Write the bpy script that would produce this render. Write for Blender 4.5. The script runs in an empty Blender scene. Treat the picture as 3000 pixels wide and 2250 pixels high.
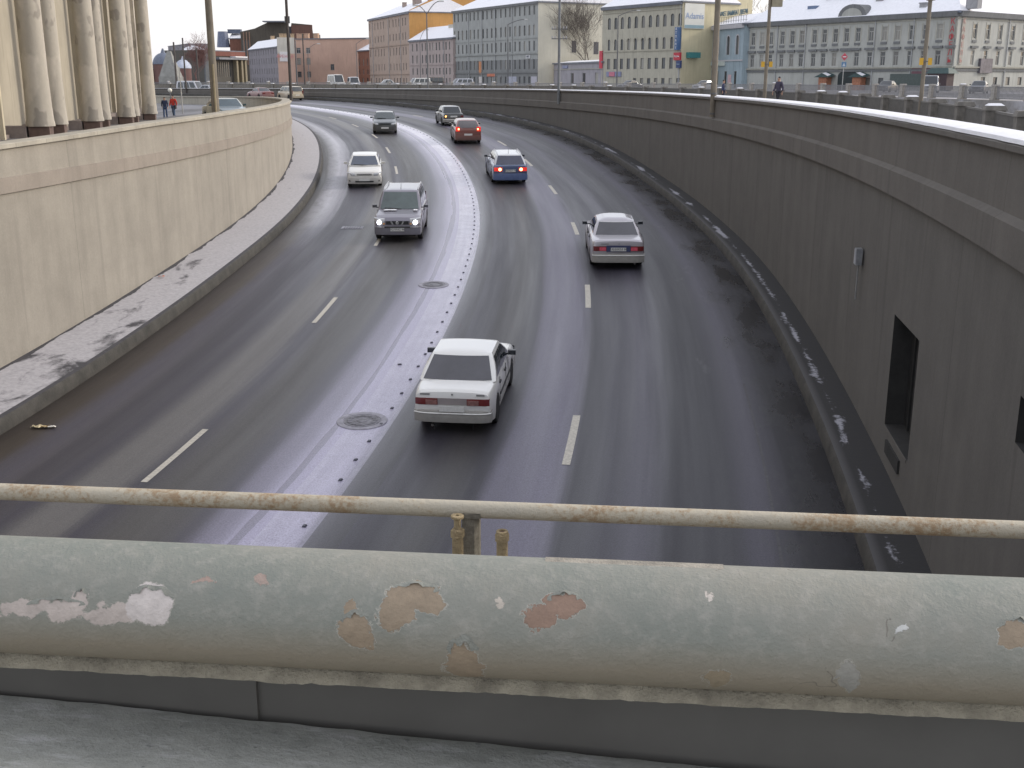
import bpy, bmesh, math, random
from mathutils import Vector, Matrix
import numpy as np
random.seed(7)
S=bpy.context.scene
COL=S.collection
# ------------------------------------------------------------------ camera, sky, sun
FPX=3250.0; PITCH=math.atan(893/FPX); CAMZ=3.0
cam=bpy.data.cameras.new('camera'); camo=bpy.data.objects.new('camera',cam); COL.objects.link(camo)
cam.sensor_width=36; cam.lens=36*FPX/3000; cam.clip_start=0.05; cam.clip_end=6000
camo.location=(0,0,CAMZ); camo.rotation_euler=(math.pi/2-PITCH,0,0)
S.camera=camo
SUN_EL=math.radians(23); SUN_AZ=math.radians(74)      # azimuth from +Y towards +X
w=bpy.data.worlds.new('World'); S.world=w; w.use_nodes=True
nt=w.node_tree; nt.nodes.clear()
sky=nt.nodes.new('ShaderNodeTexSky'); sky.sky_type='NISHITA'; sky.sun_disc=False
sky.sun_elevation=SUN_EL; sky.sun_rotation=SUN_AZ; sky.dust_density=3; sky.air_density=1.2
b1=nt.nodes.new('ShaderNodeBackground'); b1.inputs[1].default_value=0.07; nt.links.new(sky.outputs[0],b1.inputs[0])
b2=nt.nodes.new('ShaderNodeBackground'); b2.inputs[0].default_value=(0.93,0.925,0.975,1); b2.inputs[1].default_value=0.92
ad=nt.nodes.new('ShaderNodeAddShader'); wo=nt.nodes.new('ShaderNodeOutputWorld')
nt.links.new(b1.outputs[0],ad.inputs[0]); nt.links.new(b2.outputs[0],ad.inputs[1]); nt.links.new(ad.outputs[0],wo.inputs[0])
sl=bpy.data.lights.new('sun','SUN'); sl.energy=1.6; sl.angle=math.radians(9); sl.color=(1,0.95,0.87)
so=bpy.data.objects.new('sun',sl); COL.objects.link(so)
sd=Vector((math.cos(SUN_EL)*math.sin(SUN_AZ),math.cos(SUN_EL)*math.cos(SUN_AZ),math.sin(SUN_EL)))
so.rotation_euler=(-sd).to_track_quat('-Z','Y').to_euler(); so.location=(60,20,60)
S.view_settings.view_transform='Standard'; S.view_settings.look='None'; S.view_settings.gamma=1
S.view_settings.exposure=0.08
# ------------------------------------------------------------------ projection helpers (photo pixels -> metres)
def ray(x,y):
    a=(x-1500)/FPX; b=(y-1125)/FPX
    fw=math.cos(PITCH)-b*math.sin(PITCH); dn=math.sin(PITCH)+b*math.cos(PITCH)
    return a/fw,dn/fw
def at(x,y,Y):
    A,q=ray(x,y); return Vector((A*Y,Y,CAMZ-q*Y))
# ------------------------------------------------------------------ materials
def srgb(r,g,b):
    f=lambda c:(c/255/12.92) if c/255<=0.04045 else ((c/255+0.055)/1.055)**2.4
    return (f(r),f(g),f(b))
class NT:
    def __init__(s,name):
        s.m=bpy.data.materials.new(name); s.m.use_nodes=True; s.t=s.m.node_tree
        s.b=s.t.nodes['Principled BSDF']
    def n(s,k,**kw):
        nd=s.t.nodes.new(k)
        for a,v in kw.items(): setattr(nd,a,v)
        return nd
    def l(s,a,b): s.t.links.new(a,b)
    def noise(s,vec,scale,detail=4,rough=.6,dist=0):
        n=s.n('ShaderNodeTexNoise'); n.inputs['Scale'].default_value=scale; n.inputs['Detail'].default_value=detail
        n.inputs['Roughness'].default_value=rough; n.inputs['Distortion'].default_value=dist
        if vec is not None: s.l(vec,n.inputs['Vector'])
        return n.outputs['Fac']
    def ramp(s,fac,stops,interp='LINEAR'):
        r=s.n('ShaderNodeValToRGB'); r.color_ramp.interpolation=interp
        e=r.color_ramp.elements
        while len(e)>1: e.remove(e[-1])
        for i,(p,c) in enumerate(stops):
            c=(c,c,c) if isinstance(c,(int,float)) else c
            if i==0: e[0].position=p; e[0].color=(*c,1)
            else:
                q=e.new(p); q.color=(*c,1)
        s.l(fac,r.inputs[0]); return r.outputs[0]
    def math(s,op,a,b=None,c=None,clamp=False):
        m=s.n('ShaderNodeMath',operation=op,use_clamp=clamp)
        for i,v in enumerate((a,b,c)):
            if v is None: continue
            if isinstance(v,(int,float)): m.inputs[i].default_value=v
            else: s.l(v,m.inputs[i])
        return m.outputs[0]
    def mix(s,f,a,b,mode='MIX'):
        m=s.n('ShaderNodeMix',data_type='RGBA',blend_type=mode)
        for i,v in ((0,f),(6,a),(7,b)):
            if isinstance(v,(int,float)):
                if i==0: m.inputs[0].default_value=v
                else: m.inputs[i].default_value=(v,v,v,1)
            elif isinstance(v,tuple): m.inputs[i].default_value=(*v[:3],1)
            else: s.l(v,m.inputs[i])
        return m.outputs[2]
    def coord(s,kind='Object',scale=(1,1,1)):
        c=s.n('ShaderNodeTexCoord'); mp=s.n('ShaderNodeMapping'); mp.inputs['Scale'].default_value=scale
        s.l(c.outputs[kind],mp.inputs[0]); return mp.outputs[0]
    def sep(s,v):
        x=s.n('ShaderNodeSeparateXYZ'); s.l(v,x.inputs[0]); return x.outputs
    def bump(s,h,st=.3,d=.02):
        b=s.n('ShaderNodeBump'); b.inputs['Strength'].default_value=st; b.inputs['Distance'].default_value=d
        s.l(h,b.inputs['Height']); s.l(b.outputs[0],s.b.inputs['Normal'])
    def set(s,**k):
        for a,v in k.items():
            a=a.replace('_',' ')
            i=s.b.inputs[a]
            if isinstance(v,(int,float)): i.default_value=v
            elif isinstance(v,tuple): i.default_value=(*v[:3],1)
            else: s.l(v,i)
        return s.m
MATS={}
def mat(name,col,rough=.7,var=.18,scale=3,metal=0,bump=0,coat=0,streak=0,spec=.5,emit=None,es=0):
    if name in MATS: return MATS[name]
    t=NT(name); c=t.coord('Object')
    if var>0:
        n=t.noise(c,scale,6)
        lo=tuple(v*(1-var) for v in col); hi=tuple(min(1,v*(1+var)) for v in col)
        colr=t.ramp(n,[(.3,lo),(.7,hi)])
        if streak:
            c2=t.coord('Object',(1.2,1.2,.12)); n2=t.noise(c2,2.2,5)
            colr=t.mix(t.ramp(n2,[(.5,0.),(.72,1.)]),colr,tuple(v*(1-streak) for v in col))
        t.set(Base_Color=colr)
        if bump: t.bump(t.noise(c,scale*8,5),bump,.02)
    else: t.set(Base_Color=col)
    t.set(Roughness=rough,Metallic=metal,Coat_Weight=coat,Coat_Roughness=.05)
    t.b.inputs['Specular IOR Level'].default_value=spec
    if emit: t.set(Emission_Color=emit,Emission_Strength=es)
    MATS[name]=t.m; return t.m
# ------------------------------------------------------------------ mesh helpers
class MB:
    def __init__(s): s.v=[]; s.f=[]; s.mi=[]; s.uv=None
    def add(s,vs,fs,mi=0):
        o=len(s.v); s.v+= [tuple(p) for p in vs]; s.f+=[tuple(i+o for i in f) for f in fs]; s.mi+=[mi]*len(fs); return s
    def quad(s,a,b,c,d,mi=0): return s.add([a,b,c,d],[(0,1,2,3)],mi)
    def box(s,c,d,mi=0,M=None):
        x,y,z=c; a,b,h=d[0]/2,d[1]/2,d[2]/2
        vs=[Vector((x+i*a,y+j*b,z+k*h)) for i in(-1,1) for j in(-1,1) for k in(-1,1)]
        if M: vs=[M@p for p in vs]
        return s.add(vs,[(0,1,3,2),(4,6,7,5),(0,4,5,1),(2,3,7,6),(0,2,6,4),(1,5,7,3)],mi)
    def frus(s,z0,z1,a0,b0,a1,b1,c=(0,0),mi=0):
        x,y=c
        vs=[(x-a0,y-b0,z0),(x+a0,y-b0,z0),(x+a0,y+b0,z0),(x-a0,y+b0,z0),(x-a1,y-b1,z1),(x+a1,y-b1,z1),(x+a1,y+b1,z1),(x-a1,y+b1,z1)]
        return s.add(vs,[(3,2,1,0),(4,5,6,7),(0,1,5,4),(1,2,6,5),(2,3,7,6),(3,0,4,7)],mi)
    def tube(s,pts,rs,n=8,mi=0,cap=True):
        pts=[Vector(p) for p in pts]
        if isinstance(rs,(int,float)): rs=[rs]*len(pts)
        o=len(s.v); rings=[]
        for i,p in enumerate(pts):
            d=(pts[min(i+1,len(pts)-1)]-pts[max(i-1,0)]).normalized()
            u=d.cross(Vector((0,0,1)));
            if u.length<1e-3: u=d.cross(Vector((1,0,0)))
            u.normalize(); v=d.cross(u)
            rings.append([p+(u*math.cos(2*math.pi*k/n)+v*math.sin(2*math.pi*k/n))*rs[i] for k in range(n)])
        vs=[q for r in rings for q in r]; fs=[]
        for i in range(len(pts)-1):
            for k in range(n):
                a=i*n+k; b=i*n+(k+1)%n; fs.append((a,a+n,b+n,b))
        if cap: fs.append(tuple(range(n))); fs.append(tuple(reversed(range((len(pts)-1)*n,len(pts)*n))))
        return s.add(vs,fs,mi)
    def lathe(s,prof,n=24,c=(0,0,0),mi=0):
        vs=[];fs=[]
        for r,z in prof:
            for k in range(n): vs.append((c[0]+r*math.cos(2*math.pi*k/n),c[1]+r*math.sin(2*math.pi*k/n),c[2]+z))
        for i in range(len(prof)-1):
            for k in range(n):
                a=i*n+k;b=i*n+(k+1)%n; fs.append((a,b,b+n,a+n))
        fs.append(tuple(reversed(range(n)))); fs.append(tuple(range((len(prof)-1)*n,len(prof)*n)))
        return s.add(vs,fs,mi)
    def grid(s,P,mi=0,flip=False):
        h=len(P); w_=len(P[0]); vs=[p for r in P for p in r]; fs=[]
        for i in range(h-1):
            for j in range(w_-1):
                a=i*w_+j; f=(a,a+1,a+1+w_,a+w_); fs.append(f[::-1] if flip else f)
        return s.add(vs,fs,mi)
    def mesh(s,name,mats,smooth=30,fixn=False):
        me=bpy.data.meshes.new(name); me.from_pydata(s.v,[],s.f)
        for m in (mats if isinstance(mats,(list,tuple)) else [mats]): me.materials.append(m)
        if any(s.mi): me.polygons.foreach_set('material_index',s.mi)
        if s.uv:
            ul=me.uv_layers.new(name='UVMap')
            for lp in me.loops: ul.data[lp.index].uv=s.uv(s.v[lp.vertex_index])
        if fixn:
            bm=bmesh.new(); bm.from_mesh(me); bmesh.ops.remove_doubles(bm,verts=bm.verts,dist=1e-4)
            bmesh.ops.recalc_face_normals(bm,faces=bm.faces); bm.to_mesh(me); bm.free()
        if smooth:
            me.polygons.foreach_set('use_smooth',[True]*len(me.polygons)); me.set_sharp_from_angle(angle=math.radians(smooth))
        me.update(); return me
    def build(s,name,mats,parent=None,smooth=30,fixn=False,**kw):
        return obj(name,s.mesh(name,mats,smooth,fixn),parent,**kw)
def obj(name,me,parent=None,label=None,cat=None,group=None,kind=None,loc=None,rot=None):
    o=bpy.data.objects.new(name,me); COL.objects.link(o)
    if parent is not None: o.parent=parent
    if loc is not None: o.location=loc
    if rot is not None: o.rotation_euler=rot
    tag(o,label,cat,group,kind); return o
def tag(o,label=None,cat=None,group=None,kind=None):
    for k,v in (('label',label),('category',cat),('group',group),('kind',kind)):
        if v: o[k]=v
    return o
def thing(name,label,cat,loc=(0,0,0),rz=0,group=None): return obj(name,None,None,label,cat,group,None,loc,(0,0,rz))
def dup(o,parent=None):
    c=o.copy(); COL.objects.link(c)
    if parent is not None: c.parent=parent
    for ch in list(o.children): dup(ch,c)
    return c
def textmesh(txt,size,depth=.004,align='CENTER'):
    cu=bpy.data.curves.new('t','FONT'); cu.body=txt; cu.size=size; cu.extrude=depth; cu.align_x=align; cu.align_y='CENTER'
    cu.resolution_u=2
    o=bpy.data.objects.new('t',cu); COL.objects.link(o); me=bpy.data.meshes.new_from_object(o.evaluated_get(bpy.context.evaluated_depsgraph_get()))
    bpy.data.objects.remove(o); bpy.data.curves.remove(cu); return me
# ------------------------------------------------------------------ the curve: everything in the cutting is concentric
CX,CY=-156.7,42.0
def pol(r,Y=None,th=None):
    if th is None: th=math.asin(max(-1,min(1,(Y-CY)/r)))
    return Vector((CX+r*math.cos(th),CY+r*math.sin(th),0)),th
def ip(Y,xs,ys): return float(np.interp(Y,xs,ys))
KD=([-40,0,15.6,23,37,45,57,72,80,88,97,110,121,140,170,400],[9.0,7.9,7.3,7.0,6.1,5.77,5.15,4.1,3.7,3.43,3.14,2.9,2.65,2.4,2.3,2.3])
# smooth the road profile
_ys=np.linspace(-60,420,481); _d=np.interp(_ys,*KD); _k=np.exp(-np.linspace(-2,2,17)**2); _k/=_k.sum()
_ds=np.convolve(np.pad(_d,8,mode='edge'),_k,'valid')
def zroad(Y): return CAMZ-float(np.interp(Y,_ys,_ds))
def zLtop(Y): return CAMZ-ip(Y,[0,25,35,45,70,94,105,123,160],[1.52,1.45,1.27,1.2,1.2,1.38,1.5,1.75,1.95])
def zRtop(Y): return CAMZ-ip(Y,[0,60,94,141,200],[.72,.72,.80,1.13,1.5])
def street_left(r,Y):
    a=ip(Y,[0,48,62,75,89,110,160],[2.3,2.4,2.66,2.87,3.07,3.1,3.1]); b=ip(Y,[0,48,75,105,160],[2.3,2.35,2.35,2.4,2.9])
    k=min(1,max(0,(144-r)/7)); return CAMZ-(a*k+b*(1-k))
ZR=CAMZ-1.65      # right embankment walk
ZF=CAMZ-1.70      # far embankment
def uvp(v):
    r=math.hypot(v[0]-CX,v[1]-CY); th=math.atan2(v[1]-CY,v[0]-CX); return (r,th*155.0)
def uvw(v):
    th=math.atan2(v[1]-CY,v[0]-CX); return (th*155.0,v[2])
def ths(a,b,step=1.2):
    n=max(2,int((b-a)*155/step)); return [a+(b-a)*i/n for i in range(n+1)]
TH0,TH1=math.radians(-24),math.radians(86)
def sheet(rs,zf,t0=TH0,t1=TH1,step=1.2):
    m=MB(); P=[]
    for th in ths(t0,t1,step):
        row=[]
        for r in rs:
            p,_=pol(r,th=th); p.z=zf(r,p.y); row.append(p)
        P.append(row)
    m.grid(P,flip=True); m.uv=uvp; return m
# ---- road
def road_material():
    t=NT('wet_asphalt'); uv=t.n('ShaderNodeUVMap').outputs[0]; u,v,_=t.sep(uv)
    nm=t.n('ShaderNodeMapping'); nm.inputs['Scale'].default_value=(1.6,.05,1); t.l(uv,nm.inputs[0])
    n1=t.noise(nm.outputs[0],1.0,4,.6)
    u2=t.math('ADD',u,t.math('MULTIPLY',t.math('SUBTRACT',n1,.5),.8))
    f=t.math('DIVIDE',t.math('SUBTRACT',u2,147.4),17.0)
    d=lambda v:(v*1.0,v*.94,v*1.25)
    k=lambda r:(r-147.4)/17.0
    st=[(147.4,(.045,.034,.026)),(148.2,(.06,.046,.036)),(148.8,d(.095)),(149.4,d(.062)),(150.2,d(.075)),(150.7,(.19,.182,.18)),(151.25,(.18,.172,.17)),(151.6,d(.07)),
        (152.3,(.092,.087,.085)),(152.9,(.085,.08,.08)),(153.3,d(.07)),(153.75,d(.22)),(154.3,d(.38)),(155.1,d(.42)),(155.6,d(.12)),(156.3,d(.06)),(157.2,(.085,.08,.082)),(157.8,d(.06)),(158.1,d(.23)),(159.05,d(.26)),(159.45,d(.065)),
        (160.2,d(.085)),(160.7,d(.135)),(161.3,d(.058)),(162.2,d(.065)),(162.8,d(.17)),(163.1,d(.12)),(163.6,d(.045)),(164.3,d(.035))]
    base=t.ramp(f,[(k(r),c) for r,c in st],'EASE') if len(st)<=32 else None
    # hard edge of the salt strip along the old line
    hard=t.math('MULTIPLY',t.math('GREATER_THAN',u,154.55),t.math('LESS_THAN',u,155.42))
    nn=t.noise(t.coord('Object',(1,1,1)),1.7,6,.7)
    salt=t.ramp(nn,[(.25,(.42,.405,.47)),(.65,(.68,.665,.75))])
    far=t.ramp(t.math('DIVIDE',t.math('ADD',v,40),140),[(.0,.16),(.16,.30),(.30,.8),(.42,1.),(1.,1.)])  # strip brightened with distance, wet glare put into the salt colour
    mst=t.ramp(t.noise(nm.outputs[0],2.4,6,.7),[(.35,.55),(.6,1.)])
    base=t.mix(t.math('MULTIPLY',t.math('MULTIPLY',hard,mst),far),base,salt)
    past=t.math('MULTIPLY',t.math('GREATER_THAN',u,155.42),t.math('LESS_THAN',u,156.0))
    base=t.mix(t.math('MULTIPLY',past,.75),base,(.075,.073,.082))
    # tyre lines in the salt
    ln=t.math('ABSOLUTE',t.math('SUBTRACT',u2,154.25)); ln=t.math('LESS_THAN',ln,.09)
    base=t.mix(t.math('MULTIPLY',ln,.45),base,(.09,.088,.1))
    # far snow in the left gutter
    g=t.math('ABSOLUTE',t.math('SUBTRACT',u2,148.55)); g=t.math('SUBTRACT',1,t.math('DIVIDE',g,.65),clamp=True)
    sm=t.ramp(t.math('DIVIDE',t.math('ADD',v,20),100),[(.18,0.),(.3,.9),(.62,1.),(.8,.5)])
    base=t.mix(t.math('MULTIPLY',t.math('POWER',g,.6),sm),base,(.66,.65,.72))
    # grain
    gr=t.noise(t.coord('Object'),38,3,.7); base=t.mix(.55,base,t.ramp(gr,[(.3,.35),(.7,1.5)]),'MULTIPLY')
    big=t.noise(nm.outputs[0],.6,5,.65); base=t.mix(.6,base,t.ramp(big,[(.3,.72),(.7,1.25)]),'MULTIPLY')
    # puddles right gutter
    pm=t.n('ShaderNodeMapping'); pm.inputs['Scale'].default_value=(1,.33,1); t.l(uv,pm.inputs[0])
    pn=t.noise(pm.outputs[0],1.3,5,.6)
    zone=t.ramp(t.math('DIVIDE',t.math('SUBTRACT',u,161.5),3.0),[(.35,0.),(.8,1.)])
    pud=t.ramp(t.math('ADD',pn,t.math('MULTIPLY',zone,.22)),[(.60,0.),(.78,1.)]); pud=t.math('MULTIPLY',pud,t.math('GREATER_THAN',u,162.0))
    base=t.mix(t.math('MULTIPLY',pud,.65),base,(.026,.026,.031))
    lb=t.noise(pm.outputs[0],2.3,6,.7); zl=t.ramp(t.math('DIVIDE',t.math('SUBTRACT',u,147.4),3.0),[(.0,1.),(.5,0.)])
    base=t.mix(t.math('MULTIPLY',t.ramp(lb,[(.45,0.),(.6,1.)]),t.math('MULTIPLY',zl,.7)),base,(.04,.028,.02))
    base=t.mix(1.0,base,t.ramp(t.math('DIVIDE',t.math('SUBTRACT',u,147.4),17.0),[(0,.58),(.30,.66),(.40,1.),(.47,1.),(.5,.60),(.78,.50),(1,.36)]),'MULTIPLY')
    t.set(Base_Color=base)
    wet=t.ramp(t.math('DIVIDE',t.math('SUBTRACT',u2,147.4),17.0),[(.30,0.),(.40,1.),(.47,1.),(.50,0.)])
    rf=t.ramp(n1,[(.3,.36),(.7,.55)]); rf=t.mix(wet,rf,.27); t.set(Roughness=t.mix(pud,rf,.2))
    t.b.inputs['Specular IOR Level'].default_value=.42
    t.bump(t.noise(t.coord('Object'),60,4,.7),.3,.012)
    return t.m
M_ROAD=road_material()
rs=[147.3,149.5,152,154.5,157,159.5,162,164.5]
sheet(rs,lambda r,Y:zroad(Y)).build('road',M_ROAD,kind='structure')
# ---- walks with kerbs
def walk_mat(name,snow,base,thr,seed):
    t=NT(name); uv=t.n('ShaderNodeUVMap').outputs[0]
    mp=t.n('ShaderNodeMapping'); mp.inputs['Scale'].default_value=(1,.45,1); mp.inputs['Location'].default_value=(seed,0,0); t.l(uv,mp.inputs[0])
    n=t.noise(mp.outputs[0],1.1,6,.6,.5); n2=t.noise(t.coord('Object'),9,5,.7)
    u,v,_=t.sep(uv)
    if snow=='left':
        nearf=t.ramp(t.math('DIVIDE',t.math('ADD',v,30),60),[(.22,0.),(.45,.13),(1,.13)]); fac=t.ramp(t.math('ADD',t.math('ADD',n,nearf),t.math('MULTIPLY',n2,.06)),[(thr-.07,0.),(thr+.05,1.)])
        edge=t.math('MULTIPLY',t.math('LESS_THAN',u,147.42),t.math('GREATER_THAN',t.math('ADD',u,t.math('MULTIPLY',n,.5)),146.2)); fac=t.math('MULTIPLY',fac,edge)
        col=t.mix(fac,t.ramp(n2,[(.3,tuple(c*.7 for c in base)),(.7,tuple(c*1.3 for c in base))]),t.ramp(n2,[(.3,(.31,.30,.31)),(.7,(.46,.44,.455))]))
    else:
        strip=t.math('ABSOLUTE',t.math('SUBTRACT',u,164.62)); strip=t.math('SUBTRACT',.25,strip)
        fac=t.ramp(t.math('ADD',t.math('ADD',t.math('MULTIPLY',n,.85),t.math('MULTIPLY',n2,.35)),t.math('MULTIPLY',strip,.9)),[(thr,0.),(thr+.09,.85)])
        bc=t.ramp(t.math('DIVIDE',t.math('SUBTRACT',u,164.2),1.0),[(.0,tuple(c*3.4 for c in base)),(.16,tuple(c*2.8 for c in base)),(.30,base)])
        col=t.mix(fac,bc,(.42,.42,.47))
    t.set(Base_Color=col,Roughness=.8); t.bump(n2,.3,.02); return t.m
M_KERB=mat('kerb_concrete',(.048,.044,.038),.8,.4,2.5,bump=.4)
def walk(name,r0,r1,h,m,label,hw_=0.015):
    s=1 if r1>r0 else -1
    mb=MB(); P=[]
    for th in ths(TH0,TH1):
        row=[]
        for r,dz in ((r0,-.05),(r0+s*.03,h-.04),(r0+s*.07,h),(r0+s*.25,h+.005),((r0+r1)/2,h+hw_*.55),(r1,h+hw_)):
            p,_=pol(r,th=th); p.z=zroad(p.y)+dz; row.append(p)
        P.append(row)
    mb.grid(P,flip=(s>0)); mb.uv=uvp
    nr=6
    mb.mi=[0 if (i%(nr-1))>=(2) else 1 for i in range(len(mb.f))]
    return mb.build(name,[m,M_KERB],kind='structure',smooth=40)
walk('left_walkway',147.62,145.7,.30,walk_mat('snowy_walk','left',(.055,.052,.057),.455,3.1),'',.12)
walk('right_walkway',164.25,165.3,.30,walk_mat('dirty_walk','right',(.030,.029,.030),.79,9.7),'')
# ---- retaining walls
def wall_mat(name,col,dark,joint,amp=.25):
    t=NT(name); uv=t.n('ShaderNodeUVMap').outputs[0]; u,v,_=t.sep(uv)
    st=t.n('ShaderNodeMapping'); st.inputs['Scale'].default_value=(1.3,.12,1); t.l(uv,st.inputs[0])
    n=t.noise(st.outputs[0],1.0,6,.65); c=t.coord('Object'); n2=t.noise(c,.9,7,.7); n3=t.noise(c,22,4,.7)
    base=t.mix(t.ramp(n,[(.35,0.),(.75,1.)]),tuple(x*(1+amp*.35) for x in col),tuple(x*(1-amp) for x in col))
    base=t.mix(.8,base,t.ramp(n2,[(.25,.82),(.75,1.15)]),'MULTIPLY')
    base=t.mix(.35,base,t.ramp(n3,[(.3,.8),(.7,1.2)]),'MULTIPLY')
    # damp dark foot and rare runs
    st2=t.n('ShaderNodeMapping'); st2.inputs['Scale'].default_value=(2.6,.09,1); st2.inputs['Location'].default_value=(5,3,0); t.l(uv,st2.inputs[0])
    runs=t.ramp(t.noise(st2.outputs[0],1.1,3,.5),[(.62,0.),(.70,1.)]); base=t.mix(t.math('MULTIPLY',runs,.35),base,dark)
    # panel joints
    j=t.math('PINGPONG',t.math('ADD',u,joint[1]),joint[0]/2); jl=t.math('LESS_THAN',j,.018)
    base=t.mix(t.math('MULTIPLY',jl,.30),base,tuple(x*.35 for x in col))
    t.set(Base_Color=base,Roughness=.9)
    h=t.math('SUBTRACT',t.math('ADD',t.math('MULTIPLY',n2,.4),t.math('MULTIPLY',n3,.25)),t.math('MULTIPLY',jl,.4))
    t.bump(h,.35,.03); return t.m
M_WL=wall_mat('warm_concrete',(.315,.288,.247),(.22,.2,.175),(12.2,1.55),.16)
M_WLB=wall_mat('band_concrete',(.295,.257,.22),(.22,.19,.165),(24,3),.12)
M_WLC=wall_mat('coping_concrete',(.40,.37,.31),(.26,.24,.2),(1.5,0),.2)
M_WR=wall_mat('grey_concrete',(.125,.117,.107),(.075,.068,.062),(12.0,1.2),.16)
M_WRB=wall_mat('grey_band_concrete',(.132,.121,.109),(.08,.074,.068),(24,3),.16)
def snow_mat(name,dirty=0.0):
    t=NT(name); n=t.noise(t.coord('Object'),2.2,7,.7); n2=t.noise(t.coord('Object'),14,4,.6)
    a=(.80-dirty*.4,.80-dirty*.42,.84-dirty*.42)
    t.set(Base_Color=t.ramp(n,[(.25,tuple(x*.86 for x in a)),(.6,a)]),Roughness=.6); t.bump(n2,.4,.03); return t.m
M_SNOW=snow_mat('snow')
M_SNOWD=snow_mat('thin_snow',.5)
def prof_wall(profile,t0=TH0,t1=TH1,step=1.0,close=False):
    """profile: list of (r, zfun(Y)) swept along the arc"""
    mb=MB(); P=[]
    for th in ths(t0,t1,step):
        row=[]
        for r,zf in profile:
            p,_=pol(r,th=th); p.z=zf(p.y); row.append(p)
        if close: row.append(row[0])
        P.append(row)
    mb.grid(P); mb.uv=uvw; return mb
TRW=math.radians(-24)
rw=thing('retaining_wall','dark grey concrete retaining wall in shade curving along the right side of the sunken road','retaining wall',(7,20,0)); rw.location=(0,0,0)
# lower face with the doorway opening cut out (grid with a hole)
door0,door1=math.asin((17.40-CY)/165.1),math.asin((19.50-CY)/165.1)
nic0,nic1=math.asin((10.0-CY)/165.1),math.asin((11.75-CY)/165.1); ZN0,ZN1=CAMZ-3.90,CAMZ-3.36
T=ths(TRW,TH1,1.0)+[door0,door1,nic0,nic1]; T=sorted(T)
ZD0,ZD1=CAMZ-6.12,CAMZ-4.06
mb=MB()
for i in range(len(T)-1):
    ta,tb=T[i],T[i+1]; tm=(ta+tb)/2
    def V(r,th,z): p,_=pol(r,th=th); return (p.x,p.y,z)
    ya=pol(165.1,th=ta)[0].y; yb=pol(165.1,th=tb)[0].y
    lo=(zroad(ya)-.1,zroad(yb)-.1); hi=(CAMZ-2.0-.002*0,)*2
    if zroad(ya)>CAMZ-2.9: hi=(CAMZ-2.0,)*2
    if door0<tm<door1:
        mb.quad(V(165.1,ta,lo[0]),V(165.1,ta,ZD0),V(165.1,tb,ZD0),V(165.1,tb,lo[1]))
        mb.quad(V(165.1,ta,ZD1),V(165.1,ta,hi[0]),V(165.1,tb,hi[1]),V(165.1,tb,ZD1))
    elif nic0<tm<nic1:
        mb.quad(V(165.1,ta,lo[0]),V(165.1,ta,ZN0),V(165.1,tb,ZN0),V(165.1,tb,lo[1])); mb.quad(V(165.1,ta,ZN1),V(165.1,ta,hi[0]),V(165.1,tb,hi[1]),V(165.1,tb,ZN1))
    else: mb.quad(V(165.1,ta,lo[0]),V(165.1,ta,hi[0]),V(165.1,tb,hi[1]),V(165.1,tb,lo[1]))
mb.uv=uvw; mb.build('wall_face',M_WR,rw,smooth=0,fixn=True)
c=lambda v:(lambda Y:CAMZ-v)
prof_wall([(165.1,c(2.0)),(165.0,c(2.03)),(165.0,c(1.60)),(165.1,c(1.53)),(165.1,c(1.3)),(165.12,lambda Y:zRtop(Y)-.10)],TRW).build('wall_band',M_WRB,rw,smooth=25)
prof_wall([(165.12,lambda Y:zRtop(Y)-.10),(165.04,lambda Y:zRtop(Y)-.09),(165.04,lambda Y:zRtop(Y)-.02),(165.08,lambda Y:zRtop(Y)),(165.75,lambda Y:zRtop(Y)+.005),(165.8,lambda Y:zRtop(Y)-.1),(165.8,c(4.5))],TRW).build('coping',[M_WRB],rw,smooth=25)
# snow lying on the coping, thicker towards the near end
mb=MB();P=[]
for th in ths(TRW,TH1,.5):
    row=[]; y=pol(165,th=th)[0].y; rnd=.02*math.sin(th*900)+.015*math.sin(th*2300)
    hgt=ip(y,[0,40,80,120,200],[.075,.065,.05,.025,.012])
    for r,dz in ((165.055-rnd*.5,.0),(165.07-rnd*.4,hgt*.7),(165.2,hgt),(165.5,hgt*1.15),(165.68+rnd,hgt*.7),(165.74,.004)):
        p,_=pol(r,th=th); p.z=zRtop(p.y)+dz+.004; row.append(p)
    P.append(row)
mb.grid(P,flip=True); o=mb.build('snow_cap',M_SNOW,rw,smooth=60)
# doorway niche
def V3(r,th,z): p,_=pol(r,th=th); return Vector((p.x,p.y,z))
mb=MB(); rb=165.45
a0,a1,b0,b1=V3(165.1,door0,ZD0),V3(165.1,door1,ZD0),V3(165.1,door0,ZD1),V3(165.1,door1,ZD1)
c0,c1,d0,d1=V3(rb,door0,ZD0),V3(rb,door1,ZD0),V3(rb,door0,ZD1),V3(rb,door1,ZD1)
mb.quad(a0,c0,d0,b0); mb.quad(a1,b1,d1,c1); mb.quad(a0,a1,c1,c0); mb.quad(b0,d0,d1,b1)
M_DARKC=mat('dark_opening_concrete',(.028,.027,.026),.9,.3,3)  # recess darkness put into the colour, near-black in every opening
dw=mb.build('doorway',M_DARKC,rw,smooth=0)
mb=MB(); mb.quad(V3(rb-.01,door0,ZD0),V3(rb-.01,door1,ZD0),V3(rb-.01,door1,ZD1),V3(rb-.01,door0,ZD1)); 
for k in range(1,5):
    th=door0+(door1-door0)*k/5; p=V3(rb-.03,th,(ZD0+ZD1)/2); mb.box((0,0,0),(.03,.05,ZD1-ZD0-.04),M=Matrix.Translation(p)@Matrix.Rotation(th,4,'Z'))
mb.build('door',mat('dark_steel_door',(.03,.03,.03),.6,.3,5,metal=.3),dw,smooth=0)
mb=MB()
thm=(door0+door1)/2
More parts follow.
